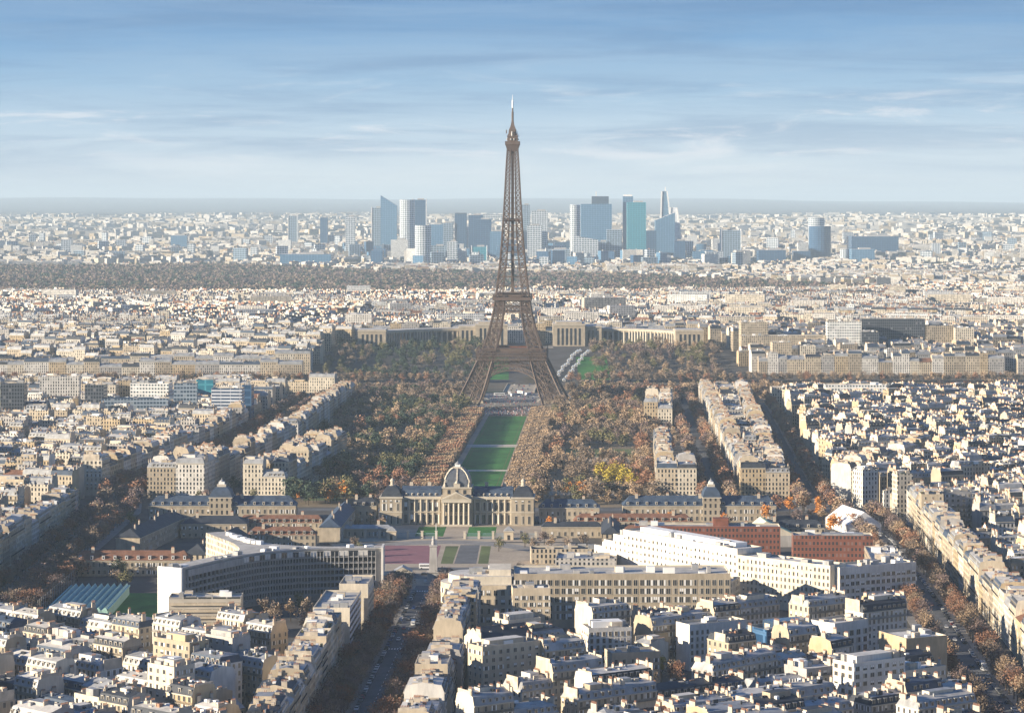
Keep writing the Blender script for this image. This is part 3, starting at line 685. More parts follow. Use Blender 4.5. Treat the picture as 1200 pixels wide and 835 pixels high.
# ------------------------------------------------------------------ the military school
def school():
    t = thing('domed_palace', 'long columned stone palace with slate roofs and a grey square dome, facing the forecourt lawns', 'palace', (ax(1700), 1700, 0), AXA)
    mb = MB(); mb.prism(corners(0, 1, 76, 20, 0), 0, 17.5, 'stone'); 
    for z, d in ((8.2, .35), (16.9, .9)): mb.box((0, -9 - d / 2, z), (72, d, .7), 'trim', bottom=True)
    for k in range(14):                                   # engaged columns between the windows
        for s in (-1, 1):
            if k < 7: mb.lathe((s * (11.6 + k * 4.05), -9.5, .4), [(.55, 0), (.5, 7.6)], 'trim', 8); mb.lathe((s * (11.6 + k * 4.05), -9.5, 9), [(.5, 0), (.45, 7.8)], 'trim', 8)
    mb.box((0, -9.2, 17.6), (70, .5, 1.1), 'trim'); mb.obj('wall', t)
    for s in (-1, 1):                                     # slate roofs with round dormers
        rf = MB(); x0, x1 = (10.5, 37); e0, e1 = -8.6, 10.6
        a, b = s * x0, s * x1
        pr = [(e0, 17.5), (e0 + 3.4, 22.6), (1, 24.6), (e1 - 3.4, 22.6), (e1, 17.5)]
        for (p, z), (q, w) in zip(pr[:-1], pr[1:]):
            f = [(a, p, z), (b, p, z), (b, q, w), (a, q, w)]; rf.face(f if s > 0 else f[::-1], 'blue_slate')
        o = rf.obj('roof', t)
        dm = MB(); dm.lathe((0, 0, 0), [(.85, 0), (.85, 1.2), (.55, 1.7)], 'trim', 10); dm.face([(-.5, -.88, .3), (.5, -.88, .3), (.5, -.88, 1.3), (-.5, -.88, 1.3)], 'glass'); me = dm.mesh('dormer')
        for k in range(6): inst('dormer', me, o, (s * (14 + k * 3.9), -6.9, 18.9))
        cm = MB(); cm.box((0, 0, 0), (2.2, .9, 3.6), 'stack_wall'); me = cm.mesh('chimney')
        for k in range(2): inst('chimney', me, o, (s * (19 + k * 12), 2.5, 23.4))
        pv = MB(); X = s * 43.5; pv.prism(corners(X, -.5, 14.5, 24, 0), 0, 18.5, 'stone', 'trim'); pv.box((X, -.5, 17.6), (15.6, 25.2, 1.0), 'trim', bottom=True); pv.box((X, -.5, 8.4), (15.1, 24.6, .6), 'trim', bottom=True)
        p = pv.obj('corner_pavilion', t)
        pr = MB(); q = corners(X, -.5, 13.5, 20, 0); rings = [[(X + (c[0] - X) * k, -.5 + (c[1] + .5) * k, z) for c in q] for k, z in ((1, 18.6), (.9, 20.6), (.72, 22.6), (.46, 24.4), (.36, 24.9))]
        pr.loft(rings, 'slate'); pr.obj('pavilion_roof', p)
        cu = MB(); cu.lathe((X, -.5, 24.8), [(1.9, 0), (1.9, .5), (1.25, .6), (1.2, 2.8), (1.6, 3.0), (1.3, 4.0), (.5, 4.7), (.12, 5.2), (.06, 6.8)], 'trim', 10); cu.obj('lantern', p)
    c = MB(); c.prism(corners(0, -1, 21, 25, 0), 0, 19.5, 'stone', 'trim')       # middle block and portico
    for k in range(6):
        if k in (0, 1, 4, 5) or True: c.lathe((-8.3 + k * 3.32, -15, 1), [(.85, 0), (.8, .5), (.72, 13.6), (.9, 14.4)], 'trim', 10)
    c.box((0, -14.6, 0), (20.5, 4.4, 1), 'trim'); c.box((0, -14.9, 15.4), (19.6, 3.0, 2.2), 'trim', bottom=True)
    tri = [(-10, 17.6), (10, 17.6), (0, 22.4)]
    for y0, y1 in ((-16.6, -13.4),):
        c.face([(p, y0, z) for p, z in tri], 'trim'); c.face([(-10, y0, 17.6), (0, y0, 22.4), (0, y1, 22.4), (-10, y1, 17.6)], 'trim'); c.face([(0, y0, 22.4), (10, y0, 17.6), (10, y1, 17.6), (0, y1, 22.4)], 'trim')
    c.face([(p * .72, -16.68, 17.6 + (z - 17.6) * .72 + .4) for p, z in tri], 'stone')
    co = c.obj('portico', t)
    at = MB(); at.prism(corners(0, -1, 19, 19, 0), 19.5, 24.5, 'stone', 'trim'); at.box((0, -1, 24.2), (20, 20, .8), 'trim', bottom=True)
    for x in (-5.2, 0, 5.2): at.face([(x - 1, -10.56, 20.4), (x + 1, -10.56, 20.4), (x + 1, -10.56, 23.2), (x - 1, -10.56, 23.2)], 'glass')
    for x in (-8, 8): at.lathe((x, -10, 25), [(.7, 0), (.9, 1), (.4, 2.2), (.5, 3)], 'trim', 8)
    at.box((0, -10.3, 25), (4.2, 1.4, 2.6), 'trim'); at.lathe((0, -10.3, 27.6), [(1.5, 0), (.9, 1.2), (.1, 1.8)], 'trim', 8); at.obj('attic', t)
    d = MB(); prof = [(1, 25), (.985, 27.2), (.93, 29.8), (.82, 32.3), (.66, 34.4), (.47, 35.9), (.30, 36.6)]
    def sq(k, z, n=6):
        b = 9.0 * k; r = []; cr = b * .28
        for cx, cy_, a0 in ((b - cr, -b + cr, -90), (b - cr, b - cr, 0), (-b + cr, b - cr, 90), (-b + cr, -b + cr, 180)):
            for i in range(n): r.append((cx + cr * math.cos(R(a0 + i * 90 / (n - 1))), -1 + cy_ + cr * math.sin(R(a0 + i * 90 / (n - 1))), z))
        return r
    d.loft([sq(k, z) for k, z in prof], 'dome_lead'); do = d.obj('dome', t)
    rb = MB()
    for sx, sy in ((1, 1), (1, -1), (-1, 1), (-1, -1)):
        for (k, z), (k2, z2) in zip(prof[:-1], prof[1:]): rb.bar((sx * 9 * k * .93, -1 + sy * 9 * k * .93, z), (sx * 9 * k2 * .93, -1 + sy * 9 * k2 * .93, z2), 1.1, 'trim')
    for (k, z), (k2, z2) in zip(prof[:-1], prof[1:]): rb.bar((0, -1 - 9.0 * k, z), (0, -1 - 9.0 * k2, z2), 1.0, 'trim')
    rb.obj('dome_rib', do)
    ln = MB(); ln.box((0, -1, 36.5), (6.2, 6.2, 1.1), 'trim'); ln.box((0, -1, 37.6), (3.6, 3.6, 1.6), 'white_paint'); ln.lathe((0, -1, 39.2), [(2.2, 0), (1.3, 1.0), (.2, 1.8), (.08, 2.4)], 'zinc', 8); ln.obj('lantern', do)
    w = []
    for s in (-1, 1):
        for k in range(6):
            X = s * (13.6 + k * 4.05)
            w += [((X, -9, .9), 0, 1.9, 5.8), ((X, -9, 9.4), 0, 1.9, 5.4)]
        for X in (39.2, 43.5, 47.8): w += [((s * X, -12.5, 1), 0, 1.6, 5.2), ((s * X, -12.5, 9.6), 0, 1.6, 4.6), ((s * X, -12.5, 15.2), 0, 1.4, 1.4)]
    for X in (-6.64, -3.32, 0, 3.32, 6.64): w += [((X, -13.5, 1), 0, 2.0, 5.6), ((X, -13.5, 9.2), 0, 1.8, 4.4)]
    add_windows(t, w, AXA)
occupy(ax(1700), 1700, 102, 26, AXA)
for q_, w_, d_, h_, o_ in ((0, 76, 19.6, 20, 1), (-43.5, 14.2, 23.6, 18, -.5), (43.5, 14.2, 23.6, 18, -.5), (0, 20, 24, 19, -1)): bv_prism(corners(ax(1700) + q_, 1700 + o_ - q_ * .0365, w_, d_, AXA), -1, h_)
DEFER.append(school)

# ------------------------------------------------------------------ curved three-armed office
def curve(pts, n=6):
    out = []
    P = [pts[0]] + list(pts) + [pts[-1]]
    for i in range(1, len(P) - 2):
        for k in range(n):
            t = k / n; a, b, c, d = P[i - 1], P[i], P[i + 1], P[i + 2]
            out.append(tuple(.5 * (2 * b[j] + (c[j] - a[j]) * t + (2 * a[j] - 5 * b[j] + 4 * c[j] - d[j]) * t * t + (3 * b[j] - a[j] - 3 * c[j] + d[j]) * t ** 3) for j in (0, 1)))
    out.append(tuple(pts[-1])); return out
def offset(line, d):
    out = []
    for i, p in enumerate(line):
        a = line[max(0, i - 1)]; b = line[min(len(line) - 1, i + 1)]; l = math.hypot(b[0] - a[0], b[1] - a[1])
        out.append((p[0] + (b[1] - a[1]) / l * d, p[1] - (b[0] - a[0]) / l * d))   # to the right of the direction
    return out
def curved_office():
    ox, oy = -126, 1360
    t = thing('curved_office', 'three-armed curved office with white end walls and dark gridded facade behind the office slab', 'office', (ox, oy, 0))
    L = lambda pts: [(x - ox, y - oy) for x, y in pts]
    front = L(curve([(-167, 1291), (-149, 1327), (-134, 1349), (-117, 1361), (-97, 1367), (-70, 1370)]))
    back1 = L(curve([(-179, 1298), (-160, 1334), (-146, 1360), (-150, 1388), (-160, 1412), (-172, 1438)]))
    back2 = L(curve([(-160, 1444), (-148, 1420), (-135, 1396), (-118, 1384), (-97, 1380), (-70, 1383)]))
    foot = front + back2[::-1] + back1[::-1]
    mb = MB(); u = 0; H = 27; n = len(foot); nf = len(front)
    for i in range(n):
        a, b = foot[i], foot[(i + 1) % n]; l = math.hypot(b[0] - a[0], b[1] - a[1])
        m = 'concrete' if i < nf - 1 else ('wall_white' if i in (nf - 1, n - 1, nf + len(back2) - 1) else 'win_ivory')
        mb.face([(*a, 0), (*b, 0), (*b, H), (*a, H)], m, [(u, 0), (u + l, 0), (u + l, H), (u, H)]); u += l
    mb.obj('wall', t)
    rf = MB(); c1 = front; c2 = [back1[int(i * 12 / (nf - 1))] for i in range(nf)]
    from mathutils.geometry import tessellate_polygon
    for tri in tessellate_polygon([[Vector((*p, 0)) for p in foot]]):
        q = [foot[i] for i in tri]
        if (q[1][0] - q[0][0]) * (q[2][1] - q[0][1]) - (q[1][1] - q[0][1]) * (q[2][0] - q[0][0]) < 0: q.reverse()
        rf.face([(*p, H) for p in q], 'gravel')
    rnd = random.Random(4)
    mid = offset(front, -6)
    for k in range(18):
        p = rnd.choice(mid[1:-1]); rf.box((p[0] + rnd.uniform(-1.5, 1.5), p[1] + rnd.uniform(-1.5, 1.5), H), (rnd.uniform(2, 5), rnd.uniform(1.5, 3.5), rnd.uniform(.8, 2.4)), rnd.choice(['white_paint', 'concrete', 'zinc']), rnd.uniform(0, 3))
    for k in range(10):
        p = offset(back2, 6)[4 + k]; rf.box((p[0], p[1], H), (rnd.uniform(2, 5), rnd.uniform(1.5, 3), rnd.uniform(.8, 2)), 'white_paint', 1)
    for line, s in ((front, -.02), ): 
        pts = offset(line, .35)
        for a, b in zip(pts[:-1], pts[1:]): rf.bar((*a, H + .5), (*b, H + .5), .9, 'concrete')
    rf.obj('roof', t)
    for fl in range(7):
        z = 3.2 + fl * 3.35
        gl = MB(); pts = offset(front, .08)
        for a, b in zip(pts[1:-1], pts[2:-1]): gl.face([(*a, z + .7), (*b, z + .7), (*b, z + 2.7), (*a, z + 2.7)], 'glass')
        gl.obj('window_band', t)
        sb = MB(); p0 = offset(front, .1); p1 = offset(front, 1.5)
        for i in range(1, nf - 2):
            sb.prism([p1[i], p1[i + 1], p0[i + 1], p0[i]], z - .25, z + .22, 'concrete', 'concrete'); sb.face([(*p0[i], z - .25), (*p0[i + 1], z - .25), (*p1[i + 1], z - .25), (*p1[i], z - .25)], 'concrete')
        sb.obj('floor_slab', t)
    fn = MB(); p0 = offset(front, .1); p1 = offset(front, 1.45)
    for i in range(1, nf - 1):
        for k in (0, .5):
            if i == nf - 2 and k: continue
            a = tuple(p0[i][j] + (p0[i + 1][j] - p0[i][j]) * k for j in (0, 1)); b = tuple(p1[i][j] + (p1[i + 1][j] - p1[i][j]) * k for j in (0, 1))
            fn.bar((b[0], b[1], 1), (b[0], b[1], 26), .35, 'concrete'); fn.bar(((a[0] + b[0]) / 2, (a[1] + b[1]) / 2, 1), ((a[0] + b[0]) / 2, (a[1] + b[1]) / 2, 26), .4, 'concrete')
    fn.obj('sun_screen', t)
    tp = MB(); p2 = offset(front, 1.55)
    for i in range(9, nf - 2): tp.prism([p2[i], p2[i + 1], p0[i + 1], p0[i]], 23.9, 26.6, 'wall_white' if i % 2 else 'glass', 'wall_white')
    for i in range(1, 9): tp.prism([p2[i], p2[i + 1], p0[i + 1], p0[i]], 23.4, 26.4, 'concrete', 'concrete')
    tp.obj('top_panels', t)
    for q0, q1 in (((-70.2, 1369), (-70.2, 1384)),):
        e = MB(); e.prism([(x - ox, y - oy) for x, y in ((-70, 1368), (-68.8, 1368), (-68.8, 1384), (-70, 1384))], 0, 28, 'wall_white', 'wall_white'); e.obj('end_wall', t)
    e = MB(); e.prism([(x - ox, y - oy) for x, y in ((-179.6, 1297), (-166.6, 1289.6), (-166.0, 1290.6), (-179, 1298))], 0, 28, 'white_paint', 'white_paint'); e.obj('end_wall', t)
for a, b in (((-173, 1295), (-154, 1331)), ((-154, 1331), (-132, 1366)), ((-132, 1366), (-70, 1376)), ((-140, 1372), (-166, 1440))):
    bv_prism(corners((a[0] + b[0]) / 2, (a[1] + b[1]) / 2, 11, math.dist(a, b), -math.atan2(b[0] - a[0], b[1] - a[1])), -1, 27)
DEFER.append(curved_office)

# rounded corner of the beige ministry
def round_corner():
    t = thing('rounded_block', 'cream block with rounded windowed end joined to the long beige ministry', 'ministry', (-15, 1292, 0), 0)
    r = 15.0; arc = [(-6 + r * math.cos(R(a)), -1 + r * math.sin(R(a))) for a in range(270, 89, -15)]
    foot = [(16, 14), (-6, 14)] + arc[::-1][1:-1] + [(-6, -16), (16, -16)]
    foot = foot[::-1]
    # keep counter-clockwise
    A = sum(foot[i][0] * foot[(i + 1) % len(foot)][1] - foot[(i + 1) % len(foot)][0] * foot[i][1] for i in range(len(foot)))
    if A < 0: foot = foot[::-1]
    mb = MB(); mb.prism(foot, 0, 21.5, 'wall_cream'); mb.prism([(p[0] * .86 + 1, p[1] * .86) for p in foot], 21.5, 25.5, 'wall_ivory')
    mb.box((9, 0, 25.5), (11, 22, 3), 'wall_ivory'); mb.obj('wall', t)
    rf = MB(); rf.face([(*p, 21.5) for p in foot], 'pale_roof'); rf.face([(p[0] * .86 + 1, p[1] * .86, 25.5) for p in foot], 'pale_roof'); rooftop_clutter(rf, 18, 18, 25.5, 4, 6); rf.obj('roof', t)
    w = []
    for i in range(len(foot)):
        a, b = foot[i], foot[(i + 1) % len(foot)]; l = math.dist(a, b); nx, ny = (b[1] - a[1]) / l, -(b[0] - a[0]) / l
        if a[0] > 15 and b[0] > 15: continue
        k = max(1, int(l / 3.4))
        for j in range(k):
            f = (j + .5) / k; p = (a[0] + (b[0] - a[0]) * f, a[1] + (b[1] - a[1]) * f)
            for z in (3, 7.4, 11.8, 16.4): w.append(((p[0], p[1], z), math.atan2(nx, -ny), 1.8, 2.5))
    add_windows(t, w, 0)
occupy(-15, 1292, 32, 31, 0); bv_prism([(-15 - 6 + 14.6 * math.cos(R(a)), 1291 + 14.6 * math.sin(R(a))) for a in range(90, 271, 15)] + [(0, 1276.4), (0, 1305.6)], -1, 21)
DEFER.append(round_corner)

def small_landmarks():
    # tennis hall with mint frames
    t = thing('tennis_hall', 'low tennis hall with slanted mint green frames and dark panels beside the lawn', 'sports hall', (-222, 1344, 0), R(1))
    mb = MB(); mb.prism(corners(0, 0, 31, 84, 0), 0, 4.5, 'mint_frame'); mb.obj('wall', t)
    rf = MB()
    for k in range(9):
        x0 = -15.5 + k * 3.44
        rf.face([(x0, -42, 4.6), (x0 + 2.3, -42, 6.4), (x0 + 2.3, 42, 6.4), (x0, 42, 4.6)], 'green_glass')
        rf.face([(x0 + 2.3, -42, 6.4), (x0 + 3.44, -42, 4.6), (x0 + 3.44, 42, 4.6), (x0 + 2.3, 42, 6.4)], 'mint_frame')
        rf.face([(x0, -42, 4.6), (x0 + 3.44, -42, 4.6), (x0 + 2.3, -42, 6.4)], 'mint_frame')
    rf.obj('roof', t)
    for s in (-1, 1):
        fr = MB(); fr.bar((s * 15.6, -42, 5), (s * 15.6, 42, 5), .8, 'mint_frame'); fr.obj('frame', t)
    # tall poles of the fence round it
    f = thing('court_fence', 'tall pale wire-fence posts round the mint tennis hall', 'fence', (-240, 1344, 0))
    for k in range(22):
        p = MB(); p.bar((0, -48 + k * 5.2, 0), (0, -48 + k * 5.2, 11), .22, 'concrete'); p.obj('post', f)
    r = MB()
    for z in (3.6, 7.2, 10.8): r.bar((0, -48, z), (0, 61, z), .08, 'concrete')
    r.obj('rail', f)
    # tent
    t = thing('marquee', 'large white peaked marquee beside the boulevard trees', 'tent', (222, 1665, 0), R(12))
    tb = MB(); w, d, h, rz = 23, 42, 6, 14
    for s in (-1, 1): tb.face([(s * w / 2, -d / 2, h), (s * w / 2, d / 2, h), (s * .0, d / 2, rz), (0, -d / 2, rz)] if s > 0 else [(-w / 2, d / 2, h), (-w / 2, -d / 2, h), (0, -d / 2, rz), (0, d / 2, rz)], 'tent_cloth')
    for y, k in ((-d / 2, 1), (d / 2, -1)):
        q = [(-w / 2, y, 0), (w / 2, y, 0), (w / 2, y, h), (0, y, rz), (-w / 2, y, h)]; tb.face(q if k > 0 else q[::-1], 'tent_cloth')
    tb.obj('canopy', t); sd = MB()
    for s in (-1, 1): sd.face([(s * w / 2, -s * d / 2, 0), (s * w / 2, s * d / 2, 0), (s * w / 2, s * d / 2, h), (s * w / 2, -s * d / 2, h)], 'tent_cloth')
    sd.obj('side_wall', t); pl = MB()
    for k in range(5): pl.bar((-w / 2 - .2, -d / 2 + k * d / 4, 0), (-w / 2 - .2, -d / 2 + k * d / 4, h + .2), .4, 'concrete')
    pl.obj('pole', t)
    # green glass hall
    t = thing('glass_hall', 'hall with a sloped green glass roof and pale gable behind the red brick building', 'hall', (160, 1592, 0), R(4))
    g = MB(); g.prism(corners(0, 0, 30, 24, 0), 0, 7, 'wall_grey'); g.face([(-15, -12, 7), (-15, 12, 7), (-4, 12, 16), (-4, -12, 16)][::-1], 'wall_ivory')
    g.face([(-15, -12, 7), (15, -12, 7), (-4, -12, 16)], 'wall_ivory'); g.face([(15, 12, 7), (-15, 12, 7), (-4, 12, 16)], 'wall_ivory'); g.obj('wall', t)
    r = MB(); r.face([(15.4, -12.4, 6.8), (15.4, 12.4, 6.8), (-4, 12.4, 16.1), (-4, -12.4, 16.1)], 'green_glass'); r.obj('roof', t)
    for k in range(6):
        b = MB(); b.bar((15.4, -12 + k * 4.8, 7), (-4, -12 + k * 4.8, 16.3), .3, 'mint_frame'); b.obj('glazing_bar', t)
    # small gate house with pediment, monument, flagpole
    t = thing('gatehouse', 'small pale stone pavilion with pediment beside the curved office end wall', 'gatehouse', (-61, 1428, 0), 0)
    g = MB(); g.prism(corners(0, 0, 10, 9, 0), 0, 7, 'wall_ivory'); g.box((0, 0, 6.4), (10.8, 9.8, .6), 'trim', bottom=True)
    for y, k in ((-4.9, 1), (4.9, -1)):
        q = [(-5.4, y, 7), (5.4, y, 7), (0, y, 9.8)]; g.face(q if k > 0 else q[::-1], 'trim')
    g.obj('wall', t); r = MB(); r.face([(-5.4, -5, 7), (0, -5, 9.85), (0, 5, 9.85), (-5.4, 5, 7)][::-1], 'zinc'); r.face([(5.4, -5, 7), (5.4, 5, 7), (0, 5, 9.85), (0, -5, 9.85)], 'zinc'); r.obj('roof', t)
    d = MB(); d.prism([(-1.1, -4.75), (1.1, -4.75), (1.1, -4.5), (-1.1, -4.5)], 0, 4.4, 'dark_iron', 'dark_iron'); d.obj('door', t)
    t = thing('stone_monument', 'tall grey stone monument with a slim pole at the head of the avenue', 'monument', (-44, 1432, 0))
    m = MB()
    m.loft([[(x * s, y * s, z) for x, y in ((-1, -1), (1, -1), (1, 1), (-1, 1))] for s, z in ((5.2, 0), (5.2, .8), (3.4, .8), (3.2, 5.5), (3.7, 5.7), (3.7, 6.4), (2.4, 6.4), (1.9, 20), (2.3, 20.3), (2.2, 21))], 'wall_grey'); m.obj('pedestal', t)
    s = MB(); s.lathe((0, 0, 21), [(1.0, 0), (1.1, 1.2), (.8, 2.2), (1.0, 3.2), (.45, 3.8), (.5, 4.5), (.1, 5.0)], 'concrete', 10); s.obj('statue', t)
    p = MB(); p.bar((1.5, 0, 20), (1.5, 0, 33), .35, 'white_paint'); p.obj('pole', t)
    # railings of the forecourt
    t = thing('forecourt_railing', 'long blue-grey iron railing with stone piers closing the forecourt', 'railing', (ax(1620), 1620, 0), AXA)
    for k in range(13):
        if k in (6,): continue
        p = MB(); p.box((-54 + k * 9, 0, 0), (1.5, 1.5, 4.6), 'trim'); p.box((-54 + k * 9, 0, 4.6), (1.9, 1.9, .4), 'trim', bottom=True); p.obj('pier', t)
        if k < 12 and k != 5:
            g = MB()
            for j in range(14): g.bar((-53.2 + k * 9 + j * .57, 0, 0), (-53.2 + k * 9 + j * .57, 0, 3.7), .12, 'office_rail')
            g.bar((-53.2 + k * 9, 0, 3.4), (-45.8 + k * 9, 0, 3.4), .16, 'office_rail'); g.bar((-53.2 + k * 9, 0, .4), (-45.8 + k * 9, 0, .4), .16, 'office_rail'); g.obj('railing_panel', t)
    for s in (-1, 1):
        t = thing('sentry_lodge', 'small stone lodge at the forecourt railing, ' + ('nearer the dark curved office' if s < 0 else 'nearer the white ministry'), 'lodge', (ax(1617) + s * 37, 1617, 0), AXA)
        g = MB(); g.prism(corners(0, 0, 6, 5, 0), 0, 5, 'wall_cream'); g.box((0, 0, 5), (6.8, 5.8, .6), 'trim', bottom=True); g.obj('wall', t)
        r = MB(); r.loft([[(x * k, y * k, z) for x, y in ((-3.2, -2.7), (3.2, -2.7), (3.2, 2.7), (-3.2, 2.7))] for k, z in ((1, 5.6), (.6, 7.0), (.1, 8.2))], 'zinc'); r.obj('roof', t)
        d = MB(); d.prism([(-.8, -2.62), (.8, -2.62), (.8, -2.4), (-.8, -2.4)], 0, 3, 'dark_iron', 'dark_iron'); d.obj('door', t)
    # kiosk in the park
    t = thing('park_pavilion', 'open flat-roofed pavilion on the sandy clearing beside the yellow trees', 'pavilion', (66, 1893, 0), 0)
    r = MB(); r.box((0, 0, 4.4), (18, 9, .6), 'concrete', bottom=True); r.obj('roof', t)
    for x in (-8.2, -2.7, 2.7, 8.2):
        for y in (-4, 4): p = MB(); p.box((x, y, 0), (.6, .6, 4.4), 'concrete'); p.obj('post', t)
    b = MB(); b.box((0, 1.5, 0), (8, 4, 4.39), 'wall_beige'); b.obj('wall', t)
    # small stands before the tower
    for i, (s, y, w, d) in enumerate(((-34, 2640, 13, 9), (33, 2610, 12, 16), (-30, 2752, 9, 6), (28, 2760, 10, 7))):
        t = thing('kiosk', ('pale flat kiosk by the left foot of the iron tower', 'tan flat-roofed kiosk by the right foot of the iron tower', 'white kiosk behind the tower arch near its left leg', 'white kiosk behind the tower arch near its right leg')[i], 'kiosk', (ax(y) + s, y, 0), AXA)
        k = MB(); k.prism(corners(0, 0, w, d, 0), 0, 4, ('wall_white', 'wall_sandy', 'white_paint', 'white_paint')[i]); k.obj('wall', t); k = MB(); k.box((0, 0, 4), (w + .8, d + .8, .4), ('pale_roof', 'terracotta', 'pale_roof', 'pale_roof')[i], bottom=True); k.obj('roof', t)
principled('office_rail', (0.20, 0.30, 0.36), 0.5, 0.1, 0.3)
occupy(-222, 1344, 34, 90, 0, 5); occupy(222, 1665, 24, 44, 0, 10); occupy(160, 1592, 31, 25, 0, 8); occupy(-61, 1428, 11, 10, 0, 7)
DEFER.append(small_landmarks)

# ------------------------------------------------------------------ iron tower
def iron_tower():
    t = thing('lattice_tower', 'tall brown wrought-iron lattice tower with four splayed legs and a needle top', 'tower', (ax(2704), 2704, 0), AXA)
    prof_z = [0, 20, 40, 57, 80, 100, 115, 130, 150, 170, 200, 230, 255, 276]; prof_o = [60, 49.5, 40, 32, 24.2, 19.6, 17.6, 15.6, 13.2, 11.5, 9.5, 7.9, 6.6, 5.2]
    O = lambda z: float(np.interp(z, prof_z, prof_o)); Wl = lambda z: float(np.interp(z, [0, 57, 115, 118], [25, 14, 9, 9]))
    I = 'tower_iron'
    def xpanel(mb, a0, b0, a1, b1, tk, n=1):
        """n x-braced panels across the quad a0-b0 (below) a1-b1 (above)"""
        a0, b0, a1, b1 = map(Vector, (a0, b0, a1, b1))
        for k in range(n):
            p0 = a0.lerp(b0, k / n); p1 = a0.lerp(b0, (k + 1) / n); q0 = a1.lerp(b1, k / n); q1 = a1.lerp(b1, (k + 1) / n)
            mb.bar(p0, q1, tk, I); mb.bar(p1, q0, tk, I)
            if k: mb.bar(p0, q0, tk, I)
        mb.bar(a1, b1, tk * 1.2, I)
    for sx, sy in ((-1, -1), (1, -1), (1, 1), (-1, 1)):
        mb = MB(); zs = list(np.linspace(2, 50, 7)) + [57] + list(np.linspace(62, 112, 8))
        cor = lambda z: [(sx * O(z), sy * O(z), z), (sx * (O(z) - Wl(z)), sy * O(z), z), (sx * (O(z) - Wl(z)), sy * (O(z) - Wl(z)), z), (sx * O(z), sy * (O(z) - Wl(z)), z)]
        for z0, z1 in zip(zs[:-1], zs[1:]):
            a, b = cor(z0), cor(z1)
            for i in range(4):
                mb.bar(a[i], b[i], 1.5 if z0 < 57 else 1.25, I)
                xpanel(mb, a[i], a[(i + 1) % 4], b[i], b[(i + 1) % 4], .42 if z0 < 57 else .4, 2)
                zm = (z0 + z1) / 2; m = cor(zm); mb.bar(m[i], m[(i + 1) % 4], .35, I)
            # lift shaft and stairs inside the leg
            mb.bar(tuple(np.mean(a, axis=0)), tuple(np.mean(b, axis=0)), 1.2, I)
        mb.obj('leg', t)
        f = MB(); c = (sx * (O(0) - 12.5), sy * (O(0) - 12.5)); f.loft([[(c[0] + x * s, c[1] + y * s, z) for x, y in ((-15, -15), (15, -15), (15, 15), (-15, 15))] for s, z in ((1, 0), (.97, 2.2), (.9, 2.3), (.86, 3.4))], 'stone'); f.obj('masonry_base', t)
    for k in range(4):                                   # decorative arches
        a = k * math.pi / 2; ca, sa = math.cos(a), math.sin(a); mb = MB(); n = 26
        rot = lambda x, y, z: (x * ca - y * sa, x * sa + y * ca, z)
        def arcp(i, e):
            th = math.pi * (i / n); x = -(36.5 + e) * math.cos(th); z = 6 + (33.5 + e) * math.sin(th)
            return rot(x, -(O(max(z, 8)) - .6), z)
        for i in range(n):
            p0, p1, q0, q1 = arcp(i, 0), arcp(i + 1, 0), arcp(i, 4.2), arcp(i + 1, 4.2)
            mb.bar(p0, p1, 1.0, I); mb.bar(q0, q1, .9, I); mb.bar(p0, q1, .45, I); mb.bar(p1, q0, .45, I); mb.bar(p0, q0, .5, I)
        for i in range(3, n - 2):                          # spandrel ties up to the girder
            q = Vector(arcp(i, 4.2)); top = Vector(rot((Matrix.Rotation(-a, 3, 'Z') @ q).x, -(O(47) - .5), 46))
            if q.z < 44: mb.bar(q, top, .5, I)
        mb.obj('arch', t)
    p1 = MB(); 
    for k in range(4):
        a = k * math.pi / 2; ca, sa = math.cos(a), math.sin(a); rot = lambda x, y, z: (x * ca - y * sa, x * sa + y * ca, z)
        o = O(48) + .4
        for z0, z1, nn in ((44.5, 50.5, 15), (50.5, 54, 24)):
            q0, q1 = o + .0, o - .2
            xpanel(p1, rot(-q0, -q0, z0), rot(q0, -q0, z0), rot(-q1, -q1, z1), rot(q1, -q1, z1), .38, nn); p1.bar(rot(-q0, -q0, z0), rot(q0, -q0, z0), 1.1, I)
        p1.box((*rot(0, -36.2, 0)[:2], 54.0), (74, 2.2, .9), I, a, bottom=True); xpanel(p1, rot(-36.9, -36.9, 54.9), rot(36.9, -36.9, 54.9), rot(-36.9, -36.9, 57.2), rot(36.9, -36.9, 57.2), .3, 36)          # frieze and gallery
        p1.box((*rot(0, -35.0, 0)[:2], 57.2), (72, 5, .7), I, a, bottom=True)
        for j in range(26): p1.bar(rot(-36 + j * 2.88, -36.6, 57.9), rot(-36 + j * 2.88, -36.6, 61.4), .35, I)
        p1.bar(rot(-36.4, -36.6, 61.5), rot(36.4, -36.6, 61.5), .8, I); p1.bar(rot(-36.4, -36.6, 59.2), rot(36.4, -36.6, 59.2), .35, I)
        p1.box((*rot(0, -24, 0)[:2], 57.2), (44, 17, .8), I, a, bottom=True)
        p1.box((*rot(0, -25, 0)[:2], 58), (34, 9, 3.8), 'brick_red' if k != 0 else I, a); p1.box((*rot(0, -25, 0)[:2], 61.8), (36, 11, .5), I, a, bottom=True)
    p1.obj('first_platform', t)
    p2 = MB()
    for k in range(4):
        a = k * math.pi / 2; ca, sa = math.cos(a), math.sin(a); rot = lambda x, y, z: (x * ca - y * sa, x * sa + y * ca, z)
        for z0, z1, nn in ((99, 104.5, 6), (104.5, 111, 5)):
            q0, q1 = O(z0), O(z1); xpanel(p2, rot(-q0, -q0, z0), rot(q0, -q0, z0), rot(-q1, -q1, z1), rot(q1, -q1, z1), .6, nn); p2.bar(rot(-q0, -q0, z0), rot(q0, -q0, z0), 1.1, I)
        p2.box((*rot(0, -19.2, 0)[:2], 111.5), (40, 2.4, 3.2), I, a, bottom=True); p2.box((*rot(0, -14, 0)[:2], 114.2), (36, 11, .7), I, a, bottom=True)
